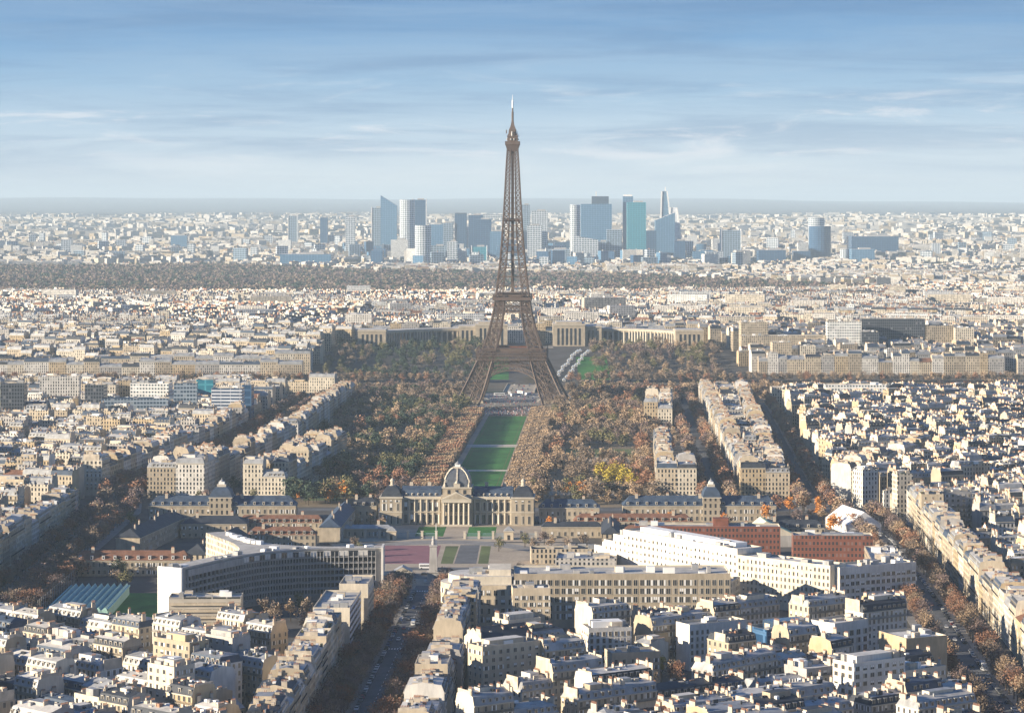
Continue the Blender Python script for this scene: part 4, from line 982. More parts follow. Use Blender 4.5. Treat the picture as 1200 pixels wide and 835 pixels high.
        p2.bar(rot(-20.2, -20.2, 117.2), rot(20.2, -20.2, 117.2), .6, I)
        for j in range(15): p2.bar(rot(-20 + j * 2.86, -20.2, 114.7), rot(-20 + j * 2.86, -20.2, 117), .3, I)
        p2.box((*rot(0, -12, 0)[:2], 115), (20, 6, 4), I, a); p2.box((*rot(0, -13.5, 0)[:2], 119), (30, 7, .5), I, a, bottom=True)
    p2.obj('second_platform', t)
    up = MB(); zs = [115]
    while zs[-1] < 272: zs.append(min(274, zs[-1] + max(3.2, O(zs[-1]) * .62)))
    for z0, z1 in zip(zs[:-1], zs[1:]):
        for k in range(4):
            a = k * math.pi / 2; ca, sa = math.cos(a), math.sin(a); rot = lambda x, y, z: (x * ca - y * sa, x * sa + y * ca, z)
            o0, o1 = O(z0), O(z1); up.bar(rot(-o0, -o0, z0), rot(-o1, -o1, z1), 1.3 if z0 < 200 else 1.0, I)
            w0, w1 = min(o0 * .62, 6.5), min(o1 * .62, 6.5)                  # each corner pillar, then the gap
            for s in (-1, 1):
                xpanel(up, rot(s * o0, -o0, z0), rot(s * (o0 - w0), -o0, z0), rot(s * o1, -o1, z1), rot(s * (o1 - w1), -o1, z1), .6, 1)
                up.bar(rot(s * (o0 - w0), -o0, z0), rot(s * (o1 - w1), -o1, z1), .8, I)
            up.bar(rot(-o1, -o1, z1), rot(o1, -o1, z1), .55, I)
        up.bar((0, 0, z0), (0, 0, z1), 3.0, I)
    up.box((0, 0, 194), (15, 15, 3.4), I, bottom=True)
    up.obj('upper_shaft', t)
    tp = MB(); tp.loft([[(x * s, y * s, z) for x, y in ((-1, -1), (1, -1), (1, 1), (-1, 1))] for s, z in ((5.2, 268), (7.2, 274.5), (7.7, 275), (7.7, 278.8), (5.4, 278.9), (5.4, 283.6), (5.8, 283.8), (4.6, 286.5), (4.2, 287), (3.8, 291), (2.6, 293.5), (1.6, 297), (1.2, 300))], I); tp.obj('top_platform', t)
    rnd = random.Random(2); an = MB()
    for k in range(26):
        th = rnd.uniform(0, 6.28); r = rnd.uniform(3.6, 6.6); z = rnd.choice((283.5, 284, 287)); an.bar((r * math.cos(th), r * math.sin(th), z), (r * math.cos(th), r * math.sin(th), z + rnd.uniform(2, 5.5)), rnd.uniform(.3, .9), rnd.choice(('white_paint', I, 'concrete')))
    for k in range(10):
        th = k * .63; an.lathe((5.6 * math.cos(th), 5.6 * math.sin(th), 280), [(.9, 0), (.9, 1.8)], 'concrete', 6)
    an.obj('aerial', t)
    ms = MB(); ms.lathe((0, 0, 300), [(1.2, 0), (1.1, 10), (.75, 10.2), (.7, 14)], I, 8); ms.lathe((0, 0, 314), [(.85, 0), (.8, 8), (.3, 8.2), (.15, 14)], 'white_paint', 8); ms.obj('mast', t)
DEFER.append(iron_tower)

# ------------------------------------------------------------------ palace with two curved wings on the hill
def hill_palace():
    G = 'two halves of the hilltop palace'
    for s in (-1, 1):
        cx, cy_ = 24, 3385; z = 25.0
        t = thing('hill_palace', ('pale stone hilltop palace with curved pilastered wing, ' + ('the half left of the iron tower' if s < 0 else 'the half right of the iron tower')), 'palace', (cx + s * 48, cy_, z), 0, G)
        P = lambda x, y: (s * x - s * 48, y - cy_)
        arc = curve([(92, 3388), (124, 3380), (158, 3356), (178, 3330), (190, 3305)], 5); bk = curve([(92, 3412), (132, 3402), (172, 3374), (196, 3340), (208, 3312)], 5)
        foot = [P(*p) for p in arc] + [P(*p) for p in bk[::-1]]
        if s < 0: foot = foot[::-1]
        H = 24; mb = MB(); mb.prism(foot, 0, H, 'stone', 'pale_roof'); mb.obj('wing', t)
        fr = [P(*p) for p in arc]; n = len(fr); off = offset(fr, .9 if s > 0 else -.9); off2 = offset(fr, .12 if s > 0 else -.12)
        gl = MB(); pl = MB()
        tot = 0; dense = []
        for a, b in zip(off2[:-1], off2[1:]):
            l = math.dist(a, b); k = max(1, round(l / 5.4))
            for i in range(k): dense.append(((a[0] + (b[0] - a[0]) * i / k, a[1] + (b[1] - a[1]) * i / k), (a[0] + (b[0] - a[0]) * (i + 1) / k, a[1] + (b[1] - a[1]) * (i + 1) / k)))
        for a, b in dense:
            q = [(a[0] + (b[0] - a[0]) * .25, a[1] + (b[1] - a[1]) * .25), (a[0] + (b[0] - a[0]) * .9, a[1] + (b[1] - a[1]) * .9)]
            f = [(*q[0], 3), (*q[1], 3), (*q[1], 19.5), (*q[0], 19.5)]; gl.face(f if s > 0 else f[::-1], 'glass')
            th = math.atan2(b[1] - a[1], b[0] - a[0]); pl.box((a[0], a[1], 0), (1.7, 1.8, 21), 'trim', th)
        gl.obj('window_band', t); pl.obj('pilaster', t)
        co = MB(); o3 = offset(fr, 1.2 if s > 0 else -1.2)
        for a, b in zip(o3[:-1], o3[1:]): co.bar((*a, 22), (*b, 22), 1.6, 'trim')
        co.obj('cornice', t)
        for x0, x1, y0, y1, h in ((30, 72, 3366, 3416, 31), (72, 94, 3372, 3412, 28), (186, 222, 3286, 3330, 27)):
            pv = MB(); c = corners(s * (x0 + x1) / 2 - s * 48, (y0 + y1) / 2 - cy_, x1 - x0, y1 - y0, 0); pv.prism(c, 0, h, 'stone', 'pale_roof')
            X = s * (x0 + x1) / 2 - s * 48; Y0 = y0 - cy_; pv.box((X, (y0 + y1) / 2 - cy_, h - 2.2), (x1 - x0 + 1.4, y1 - y0 + 1.4, 1), 'trim', bottom=True)
            nb = max(2, int((x1 - x0) / 7))
            for i in range(nb):
                xx = X + (-.5 + (i + .5) / nb) * (x1 - x0) * .8
                pv.face([(xx - 1.5, Y0 - .1, 3), (xx + 1.5, Y0 - .1, 3), (xx + 1.5, Y0 - .1, h - 6), (xx - 1.5, Y0 - .1, h - 6)], 'glass')
            po = pv.obj('pavilion', t)
            if h > 28: a = MB(); a.prism(corners(X, (y0 + y1) / 2 - cy_, x1 - x0 - 8, y1 - y0 - 10, 0), h, h + 2.5, 'stone', 'pale_roof'); a.obj('attic', po)
    tn = MB(); tn.prism(corners(0, 0, 6, 6, 0), 0, 2.6, 'concrete'); rf = MB(); rf.loft([[(x * k, y * k, z) for x, y in ((-3.3, -3.3), (3.3, -3.3), (3.3, 3.3), (-3.3, 3.3))] for k, z in ((1, 2.6), (.5, 3.6), (.06, 5.2))], 'tent_grey')
    wm_, rm_ = tn.mesh('side_wall'), rf.mesh('canopy'); n = 0
    for k in range(15):
        for c in range(2):
            x, y = 50 + k * 2.6 + c * 13 + (k * 37 % 5 - 2) * .5, 3052 + k * 15 + (k * 53 % 7)
            t = thing('market_tent', f'white market tent on the slope, {ordw(k)} up the line {("nearer", "farther from")[c]} the iron tower', 'tent', (x, y, tz(x, y) - .3), .1, 'market tents on the slope'); inst('side_wall', wm_, t, (0, 0, 0), 0, (.6, 1.0, .8)); inst('canopy', rm_, t, (0, 0, 0), 0, (.6, 1.0, .8)); n += 1
    tr = MB(); tr.prism([(-6, 3330), (54, 3330), (54, 3400), (-6, 3400)], 18, 26.5, 'stone', 'pavement'); tr.prism([(2, 3290), (46, 3290), (46, 3330), (2, 3330)], 12, 24, 'stone', 'pavement'); struct(tr.obj('terrace'))
    # bridge
    t = thing('stone_bridge', 'wide pale stone bridge crossing the river behind the iron tower', 'bridge', (ax(2958), 2958, 0), AXA)
    d = MB(); d.box((0, 0, -.9), (36, 134, 1.2), 'stone', bottom=True); d.obj('deck', t)
    for s in (-1, 1): r = MB(); r.box((s * 17.6, 0, .3), (.6, 134, 1.1), 'trim'); r.obj('parapet', t)
    for k in range(4): r = MB(); r.box((0, -40 + k * 27, -7), (34, 4, 6.09), 'stone'); r.obj('pier', t)
DEFER.append(hill_palace)

# ------------------------------------------------------------------ far towers
def far_tower(x0, x1, yt, yb, wall, label, shape='box', top=None, crown=None, mast=0, slope=0, depth=None, rot=0.0):
    z = 12.0; Y = 8600.0
    for _ in range(8): z = tz((x0 + x1) / 2 * 3 - 1800, Y); Y = F * (CAMZ - z) / (yb - 242)
    cx = ((x0 + x1) / 2 - 600) * Y / F; w = (x1 - x0) * Y / F; h = CAMZ - z - (yt - 242) * Y / F; d = depth or max(24, w * .8)
    def build():
        t = thing('high_rise', label, 'tower block', (cx, Y + d / 2, z - 2), R(rot)); H = h + 2; mb = MB(); rf = MB(); top_ = top or 'pale_roof'
        if shape == 'round':
            n = 20; c = [(w / 2 * math.cos(2 * math.pi * i / n), d / 2 * math.sin(2 * math.pi * i / n)) for i in range(n)]; mb.prism(c, 0, H, wall); rf.face([(*p, H) for p in c], top_)
        elif shape == 'wedge':
            s = slope * Y / F; hl, hr = (H, H - s) if s > 0 else (H + s, H); c = corners(0, 0, w, d, 0)
            hh = [hl, hr, hr, hl]; u = 0
            for i in range(4):
                j = (i + 1) % 4; l = math.dist(c[i], c[j]); mb.face([(*c[i], 0), (*c[j], 0), (*c[j], hh[j]), (*c[i], hh[i])], wall, [(u, 0), (u + l, 0), (u + l, hh[j]), (u, hh[i])]); u += l
            rf.face([(*c[i], hh[i]) for i in range(4)], top_)
        elif shape == 'arch':
            th = w * .17
            for s in (-1, 1): mb.prism(corners(s * (w / 2 - th / 2), 0, th, d, 0), 0, H - th, wall)
            mb.prism(corners(0, 0, w, d, 0), H - th, H, wall); mb.face([(*p, H - th) for p in corners(0, 0, w, d, 0)][::-1], 'white_paint'); rf.face([(*p, H) for p in corners(0, 0, w, d, 0)], top_)
        elif shape == 'sail':
            n = 10; prev = None; rings = []
            for k in range(n + 1):
                f = k / n; x_r = w / 2 * (1 - .72 * f ** 2.6); x_l = -w / 2 * (1 - .25 * f ** 2); rings.append([(x_l, -d / 2, H * f), (x_r, -d / 2, H * f), (x_r, d / 2, H * f), (x_l, d / 2, H * f)])
            mb.loft(rings, wall, cap=False); rf.face(rings[-1], top_)
            for i in (0, 1): e = MB(); [e.bar(rings[k][i], rings[k + 1][i], 4.5, 'white_paint') for k in range(n)]; e.obj('edge_fin', t)
        else:
            c = corners(0, 0, w, d, 0); mb.prism(c, 0, H, wall); rf.face([(*p, H) for p in c], top_)
            for s in (-1, 1):
                if shape == 'fin': e = MB(); e.box((s * (w / 2 + 1.2), 0, 0), (2.4, d + 3, H + 4), 'white_paint'); e.obj('edge_fin', t)
        mb.obj('facade', t); ro = rf.obj('roof', t)
        if crown:
            x_, w_, h_, m_ = crown; k = MB(); k.prism(corners(x_ * w, 0, w_ * w, d * .6, 0), H, H + h_ * Y / F, m_, m_); k.obj('crown', t)
        elif shape in ('box', 'fin'): k = MB(); k.box((w * .1, 0, H), (w * .5, d * .5, 5), 'concrete'); k.obj('plant_room', ro)
        if mast: k = MB(); k.bar((0, 0, H), (0, 0, H + mast * Y / F), 3, 'white_paint'); k.obj('mast', t)
    DEFER.append(build); occupy(cx, Y + d / 2, w, d, 0)
FT = [(405, 416, 254, 302, 'tower_pale', 'slim whitish tower standing apart at the left end of the far skyline', {}),
 (436, 450, 243.5, 296, 'tower_grey', 'grey slab tower with white edge fins before the blue wedge tower', dict(shape='fin')),
 (446, 465, 229, 300, 'tower_blue', 'blue glass tower with a steep slanting wedge top', dict(shape='wedge', slope=12)),
 (468, 486, 234, 302, 'tower_pale', 'rounded white tower next to the blue wedge tower', dict(shape='round')),
 (484, 499, 234, 301, 'tower_navy', 'dark glass tower with white edges attached to the rounded white tower', dict(shape='fin')),
 (486, 505, 264, 313, 'tower_pale', 'nearer whitish cylinder tower in front of the dark glass slabs', dict(shape='round')),
 (503, 519, 263, 305, 'tower_blue', 'blue-grey block behind the whitish cylinder', {}),
 (517, 531, 261, 303, 'tower_grey', 'grey block right of the blue-grey block', {}),
 (533, 547, 251, 303, 'tower_navy', 'navy tower with blank dark top behind the pale glass slab', dict(crown=(0, 1.0, 1.5, 'dark_glass_blue'))),
 (534, 556, 265.5, 301, 'tower_grey', 'pale blue-grey glass slab with white edge fins below the navy tower', dict(shape='fin')),
 (549, 566, 252, 304, 'tower_navy', 'dark tower next to the navy tower', {}),
 (557, 576, 257, 306, 'tower_navy', 'dark blue broad tower left of the hollow cube', {}),
 (566, 592, 251, 302, 'tower_pale', 'white hollow cube arch partly behind the iron tower', dict(shape='arch', depth=90)),
 (574, 591, 271, 308, 'tower_blue', 'blue block in front of the hollow cube arch', {}),
 (553, 570, 289, 313, 'tower_teal', 'small teal glass block with white end at the foot of the dark towers', dict(shape='fin')),
 (611, 621, 240, 302, 'tower_grey', 'slim grey tower just right of the iron tower', {}),
 (623, 642, 247, 303, 'tower_pale', 'white-sided slab tower right of the iron tower', {}),
 (618, 635, 264, 308, 'tower_pale', 'lower pale tower in front of the white-sided slab', {}),
 (668, 680, 240, 304, 'tower_pale', 'pale rounded edge tower joined to the big blue glass tower', dict(shape='round')),
 (681, 717, 239, 306, 'tower_blue', 'widest blue glass tower with a dark crown and an aerial', dict(crown=(.13, .55, 9, 'dark_glass_blue'), mast=15)),
 (672, 701, 276, 311, 'tower_pale', 'white building with sloped roofline before the widest blue tower', dict(shape='wedge', slope=5)),
 (711, 729, 269, 310, 'tower_grey', 'pale grey block between the widest blue tower and the teal tower', {}),
 (730, 742, 230, 305, 'tower_blue', 'slim blue tower rising behind the teal tower', dict(crown=(0, .8, 2, 'white_paint'))),
 (735, 757, 237, 309, 'tower_teal', 'tall teal glass tower with dark vertical joints', {}),
 (755, 769, 270, 308, 'tower_navy', 'dark low block between the teal tower and the curved glass tower', {}),
 (768, 791, 249, 307, 'tower_blue', 'glass tower with white curved edges and sloped top in front of the spire', dict(shape='wedge', slope=-9, mast=0)),
 (774, 786, 224, 303, 'tower_blue', 'slender curved blue spire, highest on the right of the far skyline', dict(shape='sail', mast=5)),
 (784, 798, 243, 305, 'tower_pale', 'white-edged curved tower leaning against the spire', dict(shape='sail')),
 (338, 348, 253, 284, 'tower_grey', 'slim grey tower, left one of an isolated far pair', dict(shape='fin')),
 (375, 384, 255, 284, 'tower_navy', 'slim dark tower, right one of an isolated far pair', {}),
 (846, 868, 270, 308, 'tower_grey', 'square tower with a white side and blue front right of the skyline', dict(shape='fin')),
 (948, 967, 255, 300, 'tower_pale', 'light upper drum of a stepped tower near the right', dict(shape='round')),
 (949, 975, 265, 306, 'tower_navy', 'dark blue round-cornered tower before the light drum', dict(shape='round')),
 (998, 1053, 277, 300, 'tower_navy', 'long dark blue slab block right of the dark round tower', {}),
 (889, 921, 293, 309, 'tower_navy', 'low dark block between the square tower and the dark round tower', {}),
 (930, 950, 294, 308, 'tower_navy', 'small low dark block left of the dark round tower', {}),
 (985, 997, 292, 308, 'tower_pale', 'small rounded white block beneath the long dark slab', dict(shape='round')),
 (998, 1025, 292, 309, 'tower_blue', 'lower blue block beneath the long dark slab', {}),
 (328, 388, 298, 315, 'tower_blue', 'long low blue glass building left of the skyline towers', {}),
 (200, 219, 276, 292, 'tower_blue', 'square blue-grey slab among the white suburban blocks', {}),
 (524, 536, 283, 310, 'tower_pale', 'small pale block left of the small teal block', {}),
 (640, 668, 292, 312, 'tower_grey', 'low grey block with white frame right of the iron tower', dict(shape='fin')),
 (700, 712, 283, 310, 'tower_grey', 'small grey block left of the pale grey block', {}),
 (505, 522, 288, 312, 'tower_grey', 'low grey block right of the whitish cylinder', {}),
 (458, 478, 281, 309, 'office_white', 'low white block under the blue wedge tower', {}),
 (790, 803, 282, 310, 'tower_navy', 'low dark block at the foot of the white-edged curved tower', {})]
for a in FT: far_tower(*a[:6], **a[6])

# ------------------------------------------------------------------ terraces and blocks
row((ax(935) - AVE_W - .5, 935), (ax(1172) - AVE_W - .5, 1172), 'facing the tree-lined avenue from its left', depth=14)
row((ax(935) + AVE_W + .5, 935), (ax(1268) + AVE_W + .5, 1268), 'facing the tree-lined avenue from its right', depth=14, flip=True, pm=.6)
row((188, 935), (203, 1300), 'on the near side of the second boulevard', depth=13)
row((221, 925), (262, 1700), 'on the far side of the second boulevard', depth=14, flip=True, wr=(14, 24))
row((81, 1034), (146, 1096), 'in the blue-mansarded terrace below the white office', depth=12, check=True, pm=1.0)
row((-292, 1300), (-288, 1700), 'facing the park boulevard from its far side', depth=15, wr=(16, 26), pm=.45)
row((-298, 1860), (-255, 2220), 'facing the park boulevard from its far side', depth=14, pm=.7)
row((-255, 2225), (-232, 2620), 'facing the park boulevard from its far side', depth=14, pm=.8)
def double_block(p0, p1, w, where, ends=True, dep=13):
    dx, dy = p1[0] - p0[0], p1[1] - p0[1]; l = math.hypot(dx, dy); dx /= l; dy /= l; nx, ny = dy, -dx
    if ends: row((p0[0] - nx * w / 2, p0[1] - ny * w / 2), (p0[0] + nx * w / 2, p0[1] + ny * w / 2), where, depth=dep, wr=(w / 2 - 1, w / 2 + 1), pm=1)
    o = dep + 1.6
    row((p0[0] + nx * w / 2 + dx * o, p0[1] + ny * w / 2 + dy * o), (p1[0] + nx * w / 2, p1[1] + ny * w / 2), where, depth=min(dep, w / 2 - .5), pm=.95)
    row((p0[0] - nx * w / 2 + dx * o, p0[1] - ny * w / 2 + dy * o), (p1[0] - nx * w / 2, p1[1] - ny * w / 2), where, depth=min(dep, w / 2 - .5), flip=True, pm=.95)
double_block((-242, 1842), (-206, 2200), 42, 'in the long block between park boulevard and park')
double_block((-203, 2215), (-186, 2740), 36, 'in the long block between park boulevard and park')
double_block((-178, 1838), (-151, 2105), 31, 'in the short block on the park edge')
double_block((118, 1838), (132, 2130), 29, 'in the slim block beside the yellow trees')
double_block((138, 2420), (152, 2640), 27, 'in the slim block beside the yellow trees')
WL = 'in the long lit block between two tree-lined streets'
row((164, 1838), (199.5, 1838), WL, depth=14, wr=(17, 18.5), pm=1)
row((199.5, 1854), (249, 2720), WL, depth=14, pm=.95)
row((164, 1854), (198, 2720), WL, depth=14, flip=True, pm=.95)
for k_ in range(58):                                      # courtyard wings of that block
    y_ = 1872 + k_ * 14.6; l_ = 164 + (y_ - 1854) * 34 / 866 + 14.6; r_ = 199.5 + (y_ - 1854) * 49.5 / 866 - 14.6
    if r_ - l_ > 3: put(pick_house((l_ + r_) / 2, y_, 0, r_ - l_ - .3, float(rng.uniform(10, 13.5)), where=WL, row=0, pm=.5, h=float(rng.uniform(15, 23))), False)
row((236, 1815), (345, 2085), 'in the curved terrace beyond the white marquee', depth=14, pm=1)
occupy(102, 1142, 34, 28, R(30)); occupy(163, 1126, 26, 26, R(40)); occupy(8, 1196, 26, 26, 0); occupy(50, 1083, 34, 56, 0); occupy(196, 1085, 30, 40, R(24))
fill([(-420, 880), (-50, 880), (-50, 1190), (-131, 1195), (-131, 1135), (-168, 1135), (-168, 1180), (-262, 1185), (-262, 1235), (-420, 1250)], R(-41), 'in front of the curved office', pm=.85, wr=(13, 23), run=(80, 130), street=9)
fill([(-28, 880), (205, 880), (205, 1235), (120, 1215), (-28, 1215)], R(34), 'in front of the columned ministry', pm=.74, wr=(15, 30), depth=12.5, street=15, court_r=(13, 22))
fill([(235, 880), (560, 880), (620, 1800), (262, 1800)], R(12), 'beyond the second boulevard', pm=.75)
fill([(-660, 1100), (-305, 1100), (-305, 1780), (-660, 1780)], R(-12), 'beyond the park boulevard', pm=.45, wr=(14, 26))
fill([(-760, 1785), (-268, 1790), (-240, 2500), (-800, 2500)], R(-16), 'beyond the park boulevard', pm=.6, wr=(12, 24))
fill([(232, 1790), (740, 1790), (800, 2660), (258, 2660)], R(24), 'beyond the white marquee', pm=.8, court_r=(5, 8), street=9)
fill([(-900, 2500), (-190, 2500), (-180, 2800), (-900, 2800)], R(-10), 'before the river', pm=.5, wr=(16, 30))
row((-900, 3048), (-215, 3048), 'on the far river bank', depth=15, wr=(18, 30), pm=.95)
row((-900, 3085), (-205, 3085), 'on the far river bank', depth=15, wr=(18, 30), pm=.9)
row((270, 3085), (980, 3085), 'on the far river bank', depth=15, wr=(10, 22), pm=.6, drop=.22)
fill([(-1050, 3100), (-205, 3100), (-205, 3480), (-1050, 3480)], R(-18), 'on the hill', pm=.75, wr=(14, 24))
fill([(255, 3100), (1050, 3100), (1050, 3480), (255, 3480)], R(10), 'on the hill', pm=.75, wr=(14, 24))
fill([(-205, 3425), (255, 3425), (255, 3480), (-205, 3480)], R(0), 'on the hill', pm=.75, wr=(14, 24))
print('specs', len(SPECS))

BVH = BVHTree.FromPolygons(BV_V, BV_F)

# ------------------------------------------------------------------ one house
def chimney_mesh(L, n):
    mb = MB(); mb.box((0, 0, 0), (.55, L, 2.3), 'stack_wall'); mb.box((0, 0, 2.3), (.7, L + .15, .15), 'concrete', bottom=True)
    for k in range(n): mb.lathe((0, -L / 2 + (k + .5) * L / n, 2.45), [(.17, 0), (.13, .75)], 'terracotta', 6)
    return mb
CHIM = [chimney_mesh(1.3, 2), chimney_mesh(2.2, 4), chimney_mesh(3.4, 6)]
def low_chimney(L):
    mb = MB(); mb.box((0, 0, 0), (.6, L, 2.3), 'stack_wall'); mb.box((0, 0, 2.3), (.28, L * .85, .7), 'terracotta'); return mb
CHIML = [low_chimney(1.3), low_chimney(2.2), low_chimney(3.4)]
DORM = MB(); DORM.box((0, .75, 0), (1.35, 1.7, 1.75), 'trim'); DORM.face([(-.45, -.12, .25), (.45, -.12, .25), (.45, -.12, 1.55), (-.45, -.12, 1.55)], 'glass'); DORM.prism([(-.85, -.3), (.85, -.3), (.85, 1.6), (-.85, 1.6)], 1.75, 1.92, 'zinc', 'zinc')
UWB = unit_window()
def window_variant(kind):
    mb = unit_window()
    if kind == 'blind': mb.face([(-.5, -.05, .45), (.5, -.05, .45), (.5, -.05, 1), (-.5, -.05, 1)], 'white_paint')
    if kind == 'curtain': mb.face([(-.5, -.05, 0), (-.12, -.05, 0), (-.12, -.05, 1), (-.5, -.05, 1)], 'trim')
    if kind == 'shutter':
        for q in (-1, 1): mb.prism([(q * .8 - .2, -.16), (q * .8 + .2, -.16), (q * .8 + .2, -.06), (q * .8 - .2, -.06)], 0, 1, 'white_paint', 'white_paint')
    return mb.mesh('window')
UWIN = [UWB.mesh('window'), UWB.mesh('window'), window_variant('blind'), window_variant('curtain'), window_variant('shutter')]; CM = [c.mesh('chimney') for c in CHIM]; DM = DORM.mesh('dormer')
def house_geo(sp, detail):
    """walls and roof as builders in the house's own frame, plus chimneys, dormers, windows and balconies"""
    r = random.Random(sp['seed']); w, d, h = sp['w'], sp['d'], sp['h']; t = sp['tint']; st = sp['style']; roof = sp['roof']
    wall = MB(); rf = MB(); chim = []; dorm = []; wins = []; balc = []
    wm = 'wall_' + t if detail else 'win_' + t; pm = 'wall_' + t
    if r.random() < .3: pm = 'wall_' + r.choice(['sandy', 'white', 'ivory', 'ivory', 'cream'])
    eL, eR = sp.get('endL', False), sp.get('endR', False)
    c = corners(0, 0, w, d, 0); u0 = r.uniform(0, 2)
    top = h + (r.choice([.6, .9, 1.1]) if st == 'flat' else 0)
    wall.prism(c, 0, top, wm, None, u0, [wm, wm if eR or r.random() < .35 else pm, wm, wm if eL or r.random() < .35 else pm])
    if st == 'mansard':
        i = r.uniform(.8, 1.3); sh = r.uniform(2.6, 3.4); rise = r.uniform(.6, 1.6)
        iL = i if eL else 0; iR = i if eR else 0; low = roof if r.random() < .5 else r.choice(['zinc', 'gravel', 'pale_roof', 'slate', 'gravel'])
        b = [(-w / 2, -d / 2, h), (w / 2, -d / 2, h), (w / 2, d / 2, h), (-w / 2, d / 2, h)]
        m = [(-w / 2 + iL, -d / 2 + i, h + sh), (w / 2 - iR, -d / 2 + i, h + sh), (w / 2 - iR, d / 2 - i, h + sh), (-w / 2 + iL, d / 2 - i, h + sh)]
        for k in range(4):
            k2 = (k + 1) % 4; rf.face([b[k], b[k2], m[k2], m[k]], (roof if (k in (0, 2) or (eR if k == 1 else eL)) else pm))
        r0 = (m[0][0] + (2.5 if eL else 0), 0, h + sh + rise); r1 = (m[1][0] - (2.5 if eR else 0), 0, h + sh + rise)
        rf.face([m[0], m[1], r1, r0], low); rf.face([m[2], m[3], r0, r1], low); rf.face([m[1], m[2], r1], low if eR else pm); rf.face([m[3], m[0], r0], low if eL else pm)
        zt = h + sh + rise * .35
        wall.box((0, -d / 2 - .2, h - .45), (w - .12, .4, .45), 'trim', bottom=True); wall.box((0, d / 2 + .2, h - .45), (w - .12, .4, .45), 'trim', bottom=True)
        n = max(2, int(w / 2.9))
        for s in (-1, 1):
            for k in range(n):
                if r.random() < .92: dorm.append((-w / 2 + (k + .5) * w / n, s * (d / 2 - .35), h + .35, 0 if s < 0 else math.pi))
    elif st == 'gable':
        rise = d * r.uniform(.16, .34); o = .3
        rf.face([(-w / 2, -d / 2 - o, h - .1), (w / 2, -d / 2 - o, h - .1), (w / 2, 0, h + rise), (-w / 2, 0, h + rise)], roof); rf.face([(w / 2, d / 2 + o, h - .1), (-w / 2, d / 2 + o, h - .1), (-w / 2, 0, h + rise), (w / 2, 0, h + rise)], roof)
        for s in (-1, 1):
            q = [(s * w / 2, -d / 2, h), (s * w / 2, d / 2, h), (s * w / 2, 0, h + rise)]; wall.face(q if s > 0 else q[::-1], pm)
        zt = h + rise * .4
    else:
        ii = .3; ci = [(p[0] * (1 - 2 * ii / w), p[1] * (1 - 2 * ii / d)) for p in c]
        for k in range(4):
            k2 = (k + 1) % 4; wall.face([(*c[k], top), (*c[k2], top), (*ci[k2], top), (*ci[k], top)], 'trim'); wall.face([(*ci[k2], h), (*ci[k], h), (*ci[k], top), (*ci[k2], top)], 'trim')
        rf.face([(*p, h) for p in ci], roof); zt = h
        rooftop_clutter(rf, w, d, h, sp['seed'], r.randint(4, 9))
        if r.random() < .45:
            for _ in range(r.randint(1, 4)): rf.box((r.uniform(-.4, .4) * w, r.choice((-.4, .4)) * d, h), (r.uniform(1, 3.5), .9, r.uniform(.7, 1.5)), r.choice(['leaf_olive', 'leaf_dark_green']))
        if w > 9 and d > 9 and r.random() < .5: rf.box((r.uniform(-1, 1), r.uniform(0, 1), h), (w * r.uniform(.5, .75), d * .55, 2.8), pm, 0, 'pale_roof')
    # rooftop walls, hatches and stacks
    if st != 'flat':
        for k in range(r.randint(7, 13) if detail else r.randint(4, 8)): rf.box((r.uniform(-.42, .42) * w, r.uniform(-.3, .3) * d, zt - .5), (r.uniform(.4, 2.4) if detail else r.uniform(.7, 2.6), r.uniform(.4, 1.8), r.uniform(.7, 2.1)), r.choice(['white_paint', 'zinc', 'concrete', 'stack_wall', 'glass', 'slate', 'stack_wall', 'terracotta']))
        if r.random() < .35: rf.box((r.uniform(-.2, .2) * w, r.uniform(-.1, .1) * d, zt - .5), (r.uniform(3, w * .5), d * r.uniform(.3, .5), r.uniform(2, 3)), pm, 0, r.choice(['zinc', 'pale_roof', 'slate']))
        for e in (-1, 1):
            if r.random() < .6: rf.box((e * (w / 2 - .2), r.uniform(-.1, .1) * d, h - .5), (.36, d * r.uniform(.5, .85), zt - h + r.uniform(.9, 2.2)), 'stack_wall')
    for s in (-1, 1):
        if (eL if s < 0 else eR) and r.random() < .5: continue
        for q in ((-.25, .25) if r.random() < .6 and d > 9 else (r.uniform(-.2, .2),)):
            k = r.choice([0, 1, 1, 2]) if d > 9 else 0
            chim.append((s * (w / 2 - .55), q * d, zt - .5 if st != 'flat' else h, k, r.uniform(.6, 1.35)))
    if w > 15 and st != 'flat':
        for _ in range(r.randint(0, 2)): chim.append((r.uniform(-.25, .25) * w, r.uniform(-.15, .15) * d, zt - .4, r.choice([0, 1]), r.uniform(.7, 1.1)))
    if detail:
        fs = 'FB' + ('L' if eL or r.random() < .25 else '') + ('R' if eR or r.random() < .25 else '')
        ww = r.uniform(1.05, 1.3) if st != 'flat' else r.uniform(1.3, 1.9); bay = r.uniform(2.35, 2.9) if st != 'flat' else r.uniform(2.9, 3.6)
        wins = grid_windows(w, d, 4.5, h - 4.4, bay, 3.1, ww, r.uniform(1.75, 2.0) if st != 'flat' else 1.6, fs) + grid_windows(w, d, .8, 3.6, bay * 1.3, 9, 1.6, 2.4, 'F')
        lev = [7.25, h - 3.55] if st == 'mansard' else ([4.0 + 3.1 * k for k in range(1, 6)] if r.random() < .4 else [])
        for z in lev:
            if 4 < z < h - 2: balc.append(z)
    return wall, rf, chim, dorm, wins, balc
RW = {'zinc': 'zinc-roofed', 'slate': 'dark-slated', 'blue_slate': 'blue-slated', 'gravel': 'flat-roofed', 'pale_roof': 'pale-roofed', 'tile': 'brown-roofed'}
